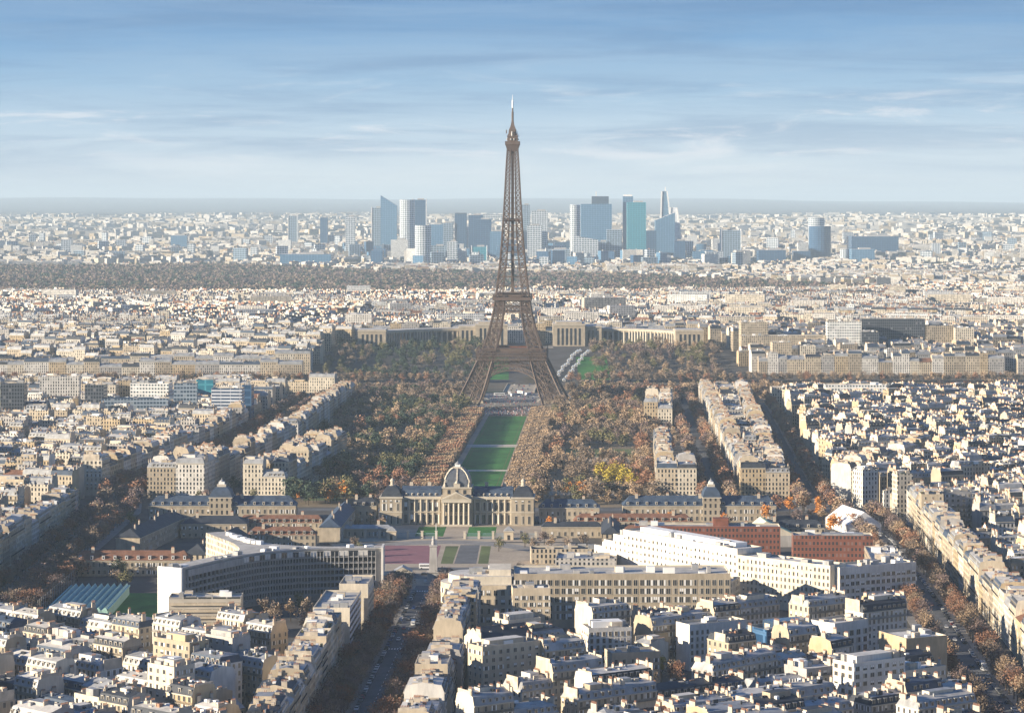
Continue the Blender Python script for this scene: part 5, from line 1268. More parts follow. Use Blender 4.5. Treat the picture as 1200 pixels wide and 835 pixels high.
def balcony_mesh(w, d):
    mb = MB(); mb.box((0, -d / 2 - .38, 0), (w - .5, .76, .16), 'trim', bottom=True)
    mb.box((0, -d / 2 - .72, .16), (w - .6, .06, .12), 'dark_iron'); mb.box((0, -d / 2 - .72, .55), (w - .6, .05, .08), 'dark_iron'); mb.box((0, -d / 2 - .72, .98), (w - .6, .07, .08), 'dark_iron')
    k = -w / 2 + .35
    while k < w / 2 - .3: mb.box((k, -d / 2 - .72, .16), (.06, .06, .85), 'dark_iron'); k += .45
    return mb
def facing(x, y, a): return math.sin(a) * -x - math.cos(a) * -y > 0
def build_house(sp, label, group, detail):
    t = thing('town_house' if sp['style'] != 'flat' else 'apartment_block', label, 'apartment house', (sp['x'], sp['y'], sp['z']), sp['a'], group)
    wall, rf, chim, dorm, wins, balc = house_geo(sp, detail)
    wall.obj('wall', t); ro = rf.obj('roof', t)
    for x, y, z, k, s in chim: inst('chimney', CM[k], ro, (x, y, z), 0, (1, 1, s))
    for x, y, z, rr in dorm:
        if detail and facing(sp['x'], sp['y'], sp['a'] + rr): inst('dormer', DM, ro, (x, y, z), rr)
    if detail:
        add_windows(t, wins, sp['a'])
        for z in balc:
            for rr in (0, math.pi):
                if facing(sp['x'], sp['y'], sp['a'] + rr): o = balcony_mesh(sp['w'], sp['d']).obj('balcony', t, (0, 0, z)); o.rotation_euler = (0, 0, rr)
# which houses show, and how large
for sp in SPECS:
    px, py = PX(sp['x'], sp['y'], sp['z'] + sp['h']); sp['px'] = px; sp['size'] = 0
    if -25 < px < 1225 and py < 850:
        n = 0
        for c in corners(0, 0, sp['w'] - 1, sp['d'] - 1, 0) + [(0, 0)]:
            ca, sa = math.cos(sp['a']), math.sin(sp['a'])
            if sees((sp['x'] + c[0] * ca - c[1] * sa, sp['y'] + c[0] * sa + c[1] * ca, sp['z'] + sp['h'] + 4.2), EYES[:1]): n += 1
        sp['size'] = n * math.sqrt(sp['w'] * sp['d']) * (sp['h'] * .5 + 10) / sp['y'] ** 2
order = sorted(range(len(SPECS)), key=lambda i: -SPECS[i]['size'])
MAIN = [SPECS[i] for i in order[:288] if SPECS[i]['size'] > 0]
mainid = set(id(s) for s in MAIN)
rows = {}
for sp in MAIN: rows.setdefault((sp['where'], sp['row']), []).append(sp)
rank = {}
for (wh, r), l in rows.items(): rank.setdefault(wh, []).append((sum(s['y'] for s in l) / len(l), r))
detail_ids = set(id(s) for s in MAIN[:170])
for wh, l in rank.items():
    l.sort()
    for ri, (_, r) in enumerate(l):
        hs = rows[(wh, r)]
        if len(l) == 1: hs.sort(key=lambda s: s['y']); 
        else: hs.sort(key=lambda s: s['px'])
        for i, sp in enumerate(hs):
            look = sp['tint'] + ' ' + RW[sp['roof']]
            if len(l) == 1: lb = f"{look} house, {ordw(i)} from the camera {wh}"
            else: lb = f"{look} house, {ordw(i)} along visible row {ri + 1} {wh}"
            build_house(sp, lb, 'houses ' + wh, id(sp) in detail_ids)
for b in DEFER: b()

# ------------------------------------------------------------------ the rest of the city as one mass
city = MB()
PROTO = {}
for sp in SPECS:
    if id(sp) in mainid: continue
    if not (-300 < sp['px'] < 1500): continue
    wall, rf, chim, dorm, _, _ = house_geo(sp, False)
    city.add(wall, sp['x'], sp['y'], sp['z'], sp['a']); city.add(rf, sp['x'], sp['y'], sp['z'], sp['a'])
    ca, sa = math.cos(sp['a']), math.sin(sp['a'])
    for x, y, z, k, s in chim: city.add(CHIML[k], sp['x'] + x * ca - y * sa, sp['y'] + x * sa + y * ca, sp['z'] + z, sp['a'])
    if sp['y'] < 2300:
        for x, y, z, rr in dorm:
            if facing(sp['x'], sp['y'], sp['a'] + rr): city.add(DORM, sp['x'] + x * ca - y * sa, sp['y'] + x * sa + y * ca, sp['z'] + z, sp['a'] + rr)
def simple_house(x, y, z, a, w, d, h, wall, roof, mans=True, nch=2, r=random):
    c = corners(x, y, w, d, a)
    city.prism(c, z - 6, z + h, wall, None if mans else roof, r.uniform(0, 3))
    if mans:
        m = [(x + (p[0] - x) * .8, y + (p[1] - y) * .8) for p in c]; 
        for k in range(4): k2 = (k + 1) % 4; city.face([(*c[k], z + h), (*c[k2], z + h), (*m[k2], z + h + 3.2), (*m[k], z + h + 3.2)], roof)
        city.face([(*p, z + h + 3.2) for p in m], r.choice(['zinc', 'pale_roof', 'gravel', roof])); h += 2.6
    ca, sa = math.cos(a), math.sin(a)
    for k in range(nch):
        q, s = r.choice((-.42, .42, 0)) * w, r.uniform(-.25, .25) * d
        city.box((x + q * ca - s * sa, y + q * sa + s * ca, z + h), (r.uniform(.8, 1.6), r.uniform(2.5, 6), r.uniform(2.2, 4.2)), r.choice(['stack_wall', 'wall_white', 'stack_wall', 'terracotta']), a)
rr_ = random.Random(11)
WT = ['win_cream', 'win_white', 'win_ivory', 'win_beige', 'win_grey', 'win_sandy']; WWt = [24, 26, 22, 10, 12, 8]
def far_field(y0, y1, step, inside, wr, dr, hr, drop=.1, mans=.6, nch=2, white=0.0):
    y = y0
    while y < y1:
        half = y * .2 * 1.25 + 60; x = -half + rr_.uniform(0, step)
        zone = None
        while x < half:
            zx = int((x + 5000) // 330); zy = int(y // 260); zr = random.Random(zx * 977 + zy * 131); a = zr.uniform(-.6, .6)
            w = rr_.uniform(*wr); d = rr_.uniform(*dr)
            xx = x + rr_.uniform(-.2, .2) * step; yy = y + rr_.uniform(-.3, .3) * step
            if rr_.random() > drop and inside(xx, yy):
                hb = zr.uniform(*hr); h = max(5, hb + rr_.uniform(-4, 4))
                wl = rr_.choices(WT, WWt)[0] if rr_.random() > white else 'win_white'
                simple_house(xx, yy, tz(xx, yy), a + rr_.choice((0, math.pi / 2)), w, d, h, wl, rr_.choice(['zinc', 'zinc', 'slate', 'blue_slate', 'pale_roof', 'tile']) if rr_.random() < mans else rr_.choice(['gravel', 'pale_roof']), rr_.random() < mans, nch, rr_)
            x += max(w, d) * 1.0 + rr_.uniform(2, 9)
        y += step
def wood_edge(x): return 5330 + 120 * math.sin(x / 300) + 60 * math.sin(x / 90)
def wood_far(x): return float(np.interp(x, [-2500, -900, -500, 200, 700, 1000, 1100], [8200, 8100, 7700, 7250, 6400, 5700, 5300])) + 80 * math.sin(x / 210)
def in_wood(x, y): return wood_edge(x) < y < wood_far(x)
AVG = lambda x, y: abs(x - ax(y) - (y - 3400) * .03) < 13 and y < 4400
def far_terraces(y0, y1, ok):
    """districts of back-to-back terraces, each district with its own street direction"""
    zy = y0
    while zy < y1:
        D = 210 + (zy - 3400) * .05; half = zy * .2 * 1.25 + 100; zx = -half - rr_.uniform(0, 100)
        while zx < half:
            Wd = rr_.uniform(170, 300); a = rr_.choice((rr_.uniform(-.7, .1), rr_.uniform(-.6, .2), rr_.uniform(.5, 1.2))); ca, sa = math.cos(a), math.sin(a)
            hb = rr_.uniform(13, 21); m = max(Wd, D) * .75; v = -m; kind = rr_.random()
            while v < m:
                for half_ in (0, 1):
                    u = -m + rr_.uniform(0, 15)
                    while u < m:
                        w = rr_.uniform(10, 24); d = rr_.uniform(10.5, 14); vc = v + (d / 2 if not half_ else 32 - d / 2)
                        px, py = zx + Wd / 2 + (u + w / 2) * ca - vc * sa, zy + D / 2 + (u + w / 2) * sa + vc * ca
                        if zx + 4 < px < zx + Wd - 4 and zy + 4 < py < zy + D - 4 and ok(px, py) and rr_.random() > .05:
                            modern = rr_.random() < (.12 if kind < .8 else .5); h = max(7, hb + rr_.uniform(-2.5, 2.5) + (rr_.uniform(0, 9) if modern else 0))
                            wl = rr_.choices(WT, WWt)[0] if not modern else rr_.choice(['win_white', 'win_ivory', 'office_white'])
                            simple_house(px, py, tz(px, py), a, w - .1, d, h, wl, rr_.choice(['zinc', 'zinc', 'slate', 'blue_slate', 'slate', 'tile']) if not modern else rr_.choice(['gravel', 'pale_roof']), not modern, rr_.choice((1, 2, 3)), rr_)
                        u += w if rr_.random() < .93 else w + 9
                v += 32 + rr_.uniform(10, 15)
            zx += Wd + rr_.uniform(0, 8)
        zy += D
far_terraces(3490, 5560, lambda x, y: not in_wood(x, y) and not AVG(x, y))
for k in range(70):                                     # larger modern slabs among the terraces
    Y = rr_.uniform(3500, 5300); X = rr_.uniform(-.22, .22) * Y
    if not AVG(X, Y) and not in_wood(X, Y): simple_house(X, Y, tz(X, Y), rr_.uniform(-.3, .3), rr_.uniform(30, 75), 14, rr_.uniform(24, 36), rr_.choice(['office_white', 'win_white', 'win_ivory']), 'pale_roof', False, 2, rr_)
ftc = [OBB[i] for i in range(len(OBB)) if OBB[i][0][1] > 6500]
def clear_ft(x, y): return is_free(x, y, 40, 40, 0)
far_field(5700, 8300, 40, lambda x, y: not in_wood(x, y) and not (x < 1200 and y < wood_far(x) + 40), (14, 38), (12, 20), (8, 22), drop=.25, mans=.4, nch=1, white=.2)
far_field(8350, 11500, 58, clear_ft, (16, 60), (12, 24), (9, 30), drop=.28, mans=.15, nch=1, white=.35)
far_field(11500, 20500, 120, lambda x, y: True, (18, 90), (14, 30), (8, 32), drop=.35, mans=.0, nch=0, white=.45)
# pale suburban slabs standing in the left distance
for k in range(90):
    Y = rr_.uniform(8600, 11500); X = rr_.uniform(-.22, -.05) * Y if rr_.random() < .7 else rr_.uniform(.06, .22) * Y
    if clear_ft(X, Y): simple_house(X, Y, tz(X, Y), rr_.uniform(-.5, .5), rr_.uniform(18, 50), rr_.uniform(14, 22), rr_.uniform(26, 58), rr_.choice(['tower_pale', 'tower_pale', 'office_white', 'win_white', 'tower_grey']), 'pale_roof', False, 1, rr_)
for k in range(190):
    Y = rr_.uniform(8100, 9600); X = rr_.uniform(-.065, .09) * Y
    if clear_ft(X, Y): simple_house(X, Y, tz(X, Y), rr_.uniform(-.4, .4), rr_.uniform(20, 50), rr_.uniform(18, 30), rr_.uniform(20, 62), rr_.choice(['tower_pale', 'office_white', 'tower_blue', 'tower_grey', 'tower_navy', 'win_white']), 'pale_roof', False, 1, rr_)
stuff(city.obj('city_houses'), 'countless pale houses and flats with grey roofs filling the plain to the hills', 'town houses')
print('city faces', len(city.f))

# ------------------------------------------------------------------ trees
def crown_quads(seed, n, size, twig=.45, shape='round', lumps=10):
    """leaf and twig faces in a crown of radius 1, height 2 (z from 0); returns (4n,3)"""
    g = np.random.default_rng(seed)
    if shape == 'box': P = g.uniform(-1, 1, (n, 3)) * np.array([.95, .95, 1.0]); k = g.integers(0, 3, n); sgn = g.choice([-1, 1], n); P[np.arange(n), k] = sgn * g.uniform(.78, 1.0, n) * np.where(g.random(n) < .75, 1, g.random(n)); P[:, 2] += 1
    else:
        th = g.uniform(0, 2 * np.pi, lumps); rr = g.uniform(.25, .68, lumps); zz = g.uniform(.35, 1.55, lumps)
        if shape == 'cone': rr = rr * (1.5 - zz * .8); 
        C = np.stack([rr * np.cos(th), rr * np.sin(th), zz], 1); C[0] = (0, 0, 1.6); C[1] = (0, 0, .9); rad = g.uniform(.30, .52, lumps)
        i = g.integers(0, lumps, n); D = g.normal(size=(n, 3)); D /= np.linalg.norm(D, axis=1)[:, None]
        P = C[i] + D * (rad[i] * g.uniform(.35, 1.08, n) )[:, None]; P[:, 2] *= .98
    A = g.normal(size=(n, 3)); A /= np.linalg.norm(A, axis=1)[:, None]; B = g.normal(size=(n, 3)); B -= A * (A * B).sum(1)[:, None]; B /= np.linalg.norm(B, axis=1)[:, None]
    s = size * g.uniform(.6, 1.35, n); tw = g.random(n) < twig
    rad_ = P - np.array([0, 0, .45]); rad_ /= np.linalg.norm(rad_, axis=1)[:, None] + 1e-6
    A = np.where(tw[:, None], rad_ * .8 + A * .45, A)
    la = np.where(tw, s * 2.3, s)[:, None]; lb = np.where(tw, s * .28, s * .75)[:, None]
    return np.stack([P - A * la / 2 - B * lb / 2, P + A * la / 2 - B * lb / 2, P + A * la / 2 + B * lb / 2, P - A * la / 2 + B * lb / 2], 1).reshape(-1, 3)
def quads_mesh(name, V, mats, mi=None):
    n = len(V) // 4; me = bpy.data.meshes.new(name); me.vertices.add(4 * n); me.vertices.foreach_set('co', V.astype(np.float32).ravel())
    me.loops.add(4 * n); me.loops.foreach_set('vertex_index', np.arange(4 * n, dtype=np.int32)); me.polygons.add(n); me.polygons.foreach_set('loop_start', np.arange(0, 4 * n, 4, dtype=np.int32))
    if mi is not None: me.polygons.foreach_set('material_index', mi.astype(np.int32))
    for m in mats: me.materials.append(M[m])
    me.update(calc_edges=True); return me
KINDS = list(LEAF); DENS = {'bare brown': (900, .5), 'purplish brown': (1000, .45), 'russet': (1300, .3), 'tawny': (1100, .35), 'dark green': (1700, .1), 'orange': (1500, .15), 'golden green': (1500, .1), 'olive': (1300, .25), 'bright green': (1500, .1)}
CROWN = {}
for ki, k in enumerate(KINDS):
    n, tw = DENS[k]
    for v in range(3): CROWN[k, v] = quads_mesh('crown', crown_quads(ki * 10 + v, n, .085, tw), ['leaf_' + k.replace(' ', '_')])
    CROWN[k, 'cone'] = None
CROWN['cone'] = quads_mesh('crown', crown_quads(77, 900, .1, .1, 'cone', 14), ['leaf_dark_green'])
def trunk_mesh(seed):
    r = random.Random(seed); mb = MB(); mb.lathe((0, 0, 0), [(.42, 0), (.30, .6), (.26, 3.4), (.2, 4.6)], 'bark', 7)
    for k in range(6):
        a = k * 1.05 + r.uniform(-.3, .3); rr = r.uniform(1.4, 2.8); z = r.uniform(3, 4.4); mb.bar((0, 0, z), (rr * .5 * math.cos(a), rr * .5 * math.sin(a), z + 1.8), .24, 'bark'); mb.bar((rr * .5 * math.cos(a), rr * .5 * math.sin(a), z + 1.75), (rr * math.cos(a), rr * math.sin(a), z + r.uniform(3.2, 5.6)), .14, 'bark')
    return mb.mesh('trunk')
TRUNK = [trunk_mesh(i) for i in range(3)]
TREES = []
tr = random.Random(5)
def tree(x, y, kind, H=13, rad=None, where=None, r=0, main=True, shape=None, z=None):
    TREES.append(dict(x=x, y=y, k=kind, H=H, rad=rad or H * tr.uniform(.38, .52), where=where, r=r, main=main, shape=shape, z=tz(x, y) if z is None else z, i=len(TREES)))
def along(pl, s, step, kinds, where, H=(12, 16), skip=.08, main=True, y0=0, y1=1e9, shape=None, rad=None):
    for (x0, ya), (x1, yb) in zip(pl[:-1], pl[1:]):
        l = math.hypot(x1 - x0, yb - ya); t = tr.uniform(0, 4)
        while t < l:
            x = x0 + (x1 - x0) * t / l + s + tr.uniform(-.6, .6); y = ya + (yb - ya) * t / l
            if y0 < y < y1 and tr.random() > skip: tree(x, y, tr.choice(kinds), tr.uniform(*H), rad * tr.uniform(.9, 1.1) if rad else None, where, 0, main, shape)
            t += step * tr.uniform(.9, 1.1)
AVL = [(ax(925), 925), (ax(1400), 1400)]
WINT = ['bare brown', 'purplish brown', 'bare brown', 'purplish brown', 'russet']
for s, nm in ((-10.2, "on the avenue's left kerb"), (10.2, "on the avenue's right kerb"), (-16.3, "in the avenue's outer left row"), (16.3, "in the avenue's outer right row")):
    along(AVL, s, 9.6, WINT, nm, (12, 15.5), .1)
for pl, nm, ks in ((SUF, 'the park boulevard', ['purplish brown', 'purplish brown', 'bare brown', 'russet']), (BRE, 'the second boulevard', ['bare brown', 'purplish brown', 'tawny', 'russet'])):
    for s, sd in ((-10.5, 'left'), (10.5, 'right')): along(pl, s, 9.5, ks, f'on {nm}, {sd} kerb', (12, 16), .08)
along(SUF, 0, 12, ['purplish brown', 'bare brown'], None, (10, 13), .3, False, 1350, 2300)
for pl in (BOS, LAB):
    for s in (-9.5, 9.5): along(pl, s, 9, ['bare brown', 'purplish brown', 'russet', 'tawny'], None, (12, 16), .08, False)
# clipped rows beside the lawns
for s in (-27, -34, -41): along([(ax(1830), 1830), (ax(2580), 2580)], s, 7.2, ['tawny', 'tawny', 'russet'], None, (8.5, 9.5), .02, False, shape='box', rad=3.5)
for s in (27, 34, 41): along([(ax(1815), 1815), (ax(2580), 2580)], s, 7.2, ['tawny', 'tawny', 'bare brown'], None, (8.5, 9.5), .02, False, shape='box', rad=3.5)
# woods of the park
WCELL = set()
def wood(n, f, kinds, H, main=False, ok=lambda x, y: True):
    for _ in range(n):
        x, y = f()
        if y < 3400:
            cell = (int(x // 9), int(y // 9))
            if any((cell[0] + i, cell[1] + j) in WCELL for i, j in ((0, 0), (1, 0), (0, 1), (-1, 0), (0, -1)) if tr.random() < (.92 if (i, j) == (0, 0) else .45)): continue
            WCELL.add(cell)
            if tr.random() < .62: g_ = random.Random(int(x // 34) * 131 + int(y // 60) * 17); kinds_ = [g_.choice(kinds)]
            else: kinds_ = kinds
        else: kinds_ = kinds
        if ok(x, y) and is_free(x, y, 4, 4, 0, PARK_I if y < 2900 else PARK_I + 2): tree(x, y, tr.choice(kinds_), tr.uniform(*H) * tr.uniform(.8, 1.15), None, None, 0, main)
def pk(s0, s1, y0, y1):
    def f(): y = tr.uniform(y0, y1); return ax(y) + tr.uniform(s0, s1), y
    return f
def okp(x, y):
    s = x - ax(y)
    if -119 < s < -91 and 1828 < y < 1962: return False
    if -119 < s < -84 and 2258 < y < 2382: return False
    if 50 < s < 124 and 2112 < y < 2226: return tr.random() < .16
    if 50 < s < 106 and 1862 < y < 1932: return False
    if 50 < s < 82 and 2300 < y < 2400: return False
    if -83 < s < -77 or abs(y - 2332) < 5 or abs(y - 2402) < 4 or abs(y - 2113) < 5: return False
    return True
wood(1100, pk(-125, -46, 1800, 2640), ['dark green', 'olive', 'bare brown', 'purplish brown', 'olive', 'tawny', 'dark green', 'russet', 'dark green'], (11, 19), ok=okp)
wood(260, pk(-112, -46, 1800, 2640), ['dark green', 'dark green', 'olive'], (11, 16), ok=okp)
wood(900, pk(46, 135, 1800, 2640), ['bare brown', 'tawny', 'purplish brown', 'bare brown', 'tawny', 'tawny', 'olive', 'russet', 'tawny'], (11, 17), ok=okp)
wood(170, lambda: (tr.uniform(-190, -120), tr.uniform(2110, 2890)), ['dark green', 'bare brown', 'olive', 'purplish brown'], (11, 16))
wood(330, pk(-200, -62, 2560, 2885), ['bare brown', 'dark green', 'tawny', 'purplish brown', 'olive', 'bare brown'], (12, 18))
wood(240, lambda: (tr.uniform(128, 205), tr.uniform(2120, 2890)), ['bare brown', 'tawny', 'purplish brown', 'russet'], (11, 16))
wood(330, pk(62, 210, 2560, 2885), ['bare brown', 'tawny', 'purplish brown', 'russet', 'olive', 'bare brown'], (12, 18))

wood(330, lambda: (tr.uniform(-225, -34), tr.uniform(3036, 3330)), ['dark green', 'dark green', 'bare brown', 'olive'], (10, 17))
wood(330, lambda: (tr.uniform(100, 262), tr.uniform(3036, 3330)), ['bare brown', 'bare brown', 'purplish brown', 'olive', 'tawny'], (10, 17))
for y in (2876, 2884, 3034, 3042): along([(-1000, y), (-45, y)], 0, 1, [], None) if False else [tree(x + tr.uniform(-2, 2), y, tr.choice(['tawny', 'russet', 'bare brown', 'bare brown']), tr.uniform(11, 15), None, None, 0, False) for x in range(-900, 1000, 10) if not -48 < x - ax(y) < 48]
wood(260, lambda: (tr.uniform(230, 900), tr.uniform(2840, 2890)), ['tawny', 'bare brown', 'russet', 'tawny'], (11, 16))
wood(140, lambda: (tr.uniform(-800, -200), tr.uniform(2850, 2885)), ['bare brown', 'russet', 'tawny'], (10, 14))
wood(900, lambda: (tr.uniform(262, 800), tr.uniform(2668, 2888)), ['tawny', 'bare brown', 'russet', 'tawny', 'bare brown', 'purplish brown'], (10, 16), ok=lambda x, y: is_free(x, y, 4, 4, 0))
wood(300, lambda: (tr.uniform(-800, -200), tr.uniform(2806, 2888)), ['bare brown', 'russet', 'tawny'], (10, 14), ok=lambda x, y: is_free(x, y, 4, 4, 0))
wood(60, lambda: (tr.uniform(-420, -180), tr.uniform(2780, 2850)), ['russet', 'bare brown'], (10, 13), ok=lambda x, y: is_free(x, y, 6, 6, 0))
# near groups with a place of their own
G1 = 'beside the sandy clearing in the park'
for x, y, k, h in ((68, 1935, 'golden green', 16), (77, 1925, 'golden green', 17), (84, 1938, 'golden green', 15), (72, 1906, 'golden green', 15), (82, 1898, 'golden green', 16), (88, 1885, 'golden green', 14), (50, 1838, 'orange', 13), (58, 1834, 'orange', 13), (67, 1830, 'russet', 13), (42, 1842, 'orange', 12), (76, 1838, 'tawny', 13)): tree(x, y, k, h * 1.1, h * .5, G1)
for x, y, k, h in ((-119, 1812, 'orange', 17), (-128, 1806, 'orange', 11), (-150, 1820, 'orange', 10), (-141, 1815, 'russet', 11), (-108, 1815, 'tawny', 12)): tree(x, y, k, h, h * .42, 'at the park corner beside the domed slate range')
for x, y in ((-100, 1664), (-92, 1668), (-84, 1655)): tree(x, y, 'tawny', 11, 4.2, 'in the school court left of the forecourt')
for x, y in ((24, 1660), (42, 1662), (96, 1685), (104, 1686), (139, 1684)): tree(x, y, 'orange', 10, 3.2, 'upright in the school court right of the forecourt')
for k, (x, y) in enumerate(((-63, 1682), (-44, 1682), (-28, 1682), (-10, 1682))): tree(x, y, 'dark green', 6, 2.0, 'clipped cone at the forecourt lawns', shape='cone')
for x, y, k in ((168, 1700, 'orange'), (205, 1712, 'orange'), (190, 1752, 'orange'), (200, 1762, 'russet'), (210, 1750, 'orange'), (182, 1760, 'russet'), (205, 1690, 'tawny'), (208, 1655, 'orange'), (204, 1640, 'orange'), (240, 1700, 'tawny')): tree(x, y, k, 13, 5.2, 'around the white marquee')
for x, y, k in ((44, 1078, 'dark green'), (50, 1086, 'olive'), (40, 1066, 'dark green'), (47, 1058, 'olive'), (36, 1074, 'bare brown'), (56, 1070, 'bare brown'), (60, 1108, 'bare brown'), (44, 1098, 'dark green'), (72, 1120, 'russet'), (66, 1132, 'golden green'), (70, 1098, 'bare brown')):
    tree(x, y, k, 12, 4.4, 'in the garden court among the cream houses')
for x, y, k in ((-120, 1290, 'bare brown'), (-112, 1296, 'tawny'), (-104, 1300, 'bare brown'), (-126, 1304, 'bare brown'), (-96, 1312, 'tawny'), (-60, 1330, 'purplish brown'), (-66, 1345, 'bare brown'), (-86, 1328, 'olive'), (-110, 1320, 'olive'), (-58, 1350, 'olive')): tree(x, y, k, 12, 4.8, 'in the garden of the curved office')
for k in range(26):
    tree(-247 + tr.uniform(-6, 4), 1290 + k * 7, tr.choice(['purplish brown', 'bare brown', 'russet']), tr.uniform(11, 15), None, 'behind the fence posts of the tennis hall')
for x, y, k in ((14, 1560, 'bare brown'), (24, 1566, 'tawny'), (34, 1560, 'bare brown'), (8, 1580, 'olive'), (-8, 1560, 'olive'), (20, 1590, 'purplish brown'), (44, 1580, 'bare brown'), (-96, 1560, 'bare brown'), (-92, 1535, 'olive'), (-94, 1505, 'bare brown'), (4, 1450, 'bare brown'), (14, 1452, 'tawny')): tree(x, y, k, 9.5, 3.8, 'on the place before the forecourt')
tree(77, 2579, 'bright green', 13, 5.5, 'near the right foot of the iron tower')
# loose trees in courts
for _ in range(420):
    y = tr.uniform(950, 2800); x = tr.uniform(-.22, .22) * y
    if is_free(x, y, 7, 7, tr.uniform(0, 1)) and not (-130 < x - ax(y) < 160 and y > 1280) and abs(x - ax(y)) > 24: tree(x, y, tr.choice(['bare brown', 'purplish brown', 'dark green', 'olive']), tr.uniform(8, 13), None, None, 0, False)
def far_wood():
    n = 0
    while n < 8200:
        y = tr.uniform(5250, 8250); x = tr.uniform(-.245, .19) * y
        if in_wood(x, y): tree(x, y, tr.choice(['bare brown', 'purplish brown', 'purplish brown', 'dark green', 'purplish brown', 'bare brown']), tr.uniform(13, 20), tr.uniform(8, 12), None, 0, False); n += 1
far_wood()
for _ in range(1500):
    y = tr.uniform(7000, 9000); x = tr.uniform(-.23, .23) * y
    if is_free(x, y, 30, 30, 0): tree(x, y, tr.choice(['bare brown', 'dark green', 'olive']), tr.uniform(10, 16), tr.uniform(7, 11), None, 0, False)
for _ in range(800):
    y = tr.uniform(3500, 5300); x = tr.uniform(-.22, .22) * y
    tree(x, y, tr.choice(['bare brown', 'dark green', 'olive']), tr.uniform(10, 15), None, None, 0, False)
for t in TREES:
    t['size'] = 0
    if t['main'] and sees((t['x'], t['y'], t['z'] + t['H'] * .9)): t['size'] = t['H'] / t['y']
sel = sorted([t for t in TREES if t['size'] > 0], key=lambda t: -t['size'])[:296]
sid = set(t['i'] for t in sel); grp = {}
for t in sel: grp.setdefault(t['where'], []).append(t)
for wh, l in grp.items():
    l.sort(key=lambda t: t['y'])
    for i, t in enumerate(l):
        far_first = f"{t['k']} tree {wh}, {ordw(i)} from the camera"
        cone = t['shape'] == 'cone'
        o = thing('clipped_cone_tree' if cone else 'street_tree' if 'kerb' in wh or 'row' in wh else 'park_tree', far_first if len(l) > 1 else f"{t['k']} tree {wh}", 'tree', (t['x'], t['y'], t['z']), tr.uniform(0, 6), 'trees ' + wh if len(l) > 1 else None)
        H, rad = t['H'], t['rad']; cb = .5 if cone else H * .24
        inst('trunk', TRUNK[t['i'] % 3], o, (0, 0, 0), 0, (H / 13 * (.4 if cone else 1),) * 2 + (H / 13 * (.3 if cone else 1),))
        inst('crown', CROWN['cone'] if cone else CROWN[t['k'], t['i'] % 3], o, (0, 0, cb), 0, (rad, rad, (H - cb) / 2))
LOW = {}
for ki, k in enumerate(KINDS):
    for v in range(4):
        LOW[k, v, 'n'] = crown_quads(500 + ki * 10 + v, 460, .14, DENS[k][1] * .4)
        LOW[k, v, 'f'] = crown_quads(600 + ki * 10 + v, 46, .52, .15, lumps=6)
        LOW[k, v, 'box'] = crown_quads(700 + ki * 10 + v, 210, .26, .15, 'box')
Vs = []; Ms = []
st_ = np.concatenate([np.array([[-.03, 0, 0], [.03, 0, 0], [.03, 0, 1], [-.03, 0, 1]]), np.array([[0, -.03, 0], [0, .03, 0], [0, .03, 1], [0, -.03, 1]])])
for t in TREES:
    if t['i'] in sid or t['shape'] == 'cone': continue
    key = 'box' if t['shape'] == 'box' else ('n' if t['y'] < 3400 else 'f'); Q = LOW[t['k'], t['i'] % 4, key]
    a = tr.uniform(0, 6.28) if key != 'box' else AXA; c, s = math.cos(a), math.sin(a); rad = t['rad']; H = t['H']; cb = H * (.22 if key != 'box' else .3)
    V = np.empty_like(Q); V[:, 0] = (Q[:, 0] * c - Q[:, 1] * s) * rad + t['x']; V[:, 1] = (Q[:, 0] * s + Q[:, 1] * c) * rad + t['y']; V[:, 2] = Q[:, 2] * (H - cb) / 2 + cb + t['z']
    Vs.append(V); Ms.append(np.full(len(V) // 4, KINDS.index(t['k'])))
    if key != 'f': T = st_ * np.array([7, 7, H * .6]) + np.array([t['x'], t['y'], t['z']]); Vs.append(T); Ms.append(np.full(2, len(KINDS)))
o = bpy.data.objects.new('woodland', quads_mesh('woodland', np.concatenate(Vs), ['leaf_' + k.replace(' ', '_') for k in KINDS] + ['bark'], np.concatenate(Ms))); COL.objects.link(o)
stuff(o, 'brown and dark green winter woods of the park, river banks and far forest', 'woodland')
print('trees', len(TREES), 'wood quads', len(o.data.polygons))

# ------------------------------------------------------------------ vehicles
PAINT = {'white': (.72, .72, .71), 'silver': (.42, .43, .45), 'black': (.02, .02, .022), 'grey': (.13, .135, .14), 'red': (.33, .03, .03), 'blue': (.04, .08, .22)}
for k, c in PAINT.items(): principled('paint_' + k, c, .3, .03, .5, spec=.5)
principled('tyre', (.02, .02, .02), .9, .1, 1)
def car_body(col, L=4.3, Wd=1.78, van=False):
    mb = MB(); p = [(-L / 2, .35), (-L / 2, .85), (-L / 2 + .25, 1.0)] + ([(-L / 2 + .3, 1.0), (L / 2 - 1.35, 1.0)]) + [(L / 2 - .25, .86), (L / 2, .7), (L / 2, .35)]
    for s in (-1, 1):
        q = [(x, s * Wd / 2, z) for x, z in p]; mb.face(q if s < 0 else q[::-1], 'paint_' + col)
    for a, b in zip(p, p[1:] + p[:1]): mb.face([(a[0], -Wd / 2, a[1]), (a[0], Wd / 2, a[1]), (b[0], Wd / 2, b[1]), (b[0], -Wd / 2, b[1])], 'paint_' + col)
    x0, x1 = (-L / 2 + .75, L / 2 - 1.75); mb.prism(corners((x0 + x1) / 2, 0, x1 - x0, Wd * .74, 0), 1.40, 1.46, 'paint_' + col, 'paint_' + col); return mb.mesh('body')
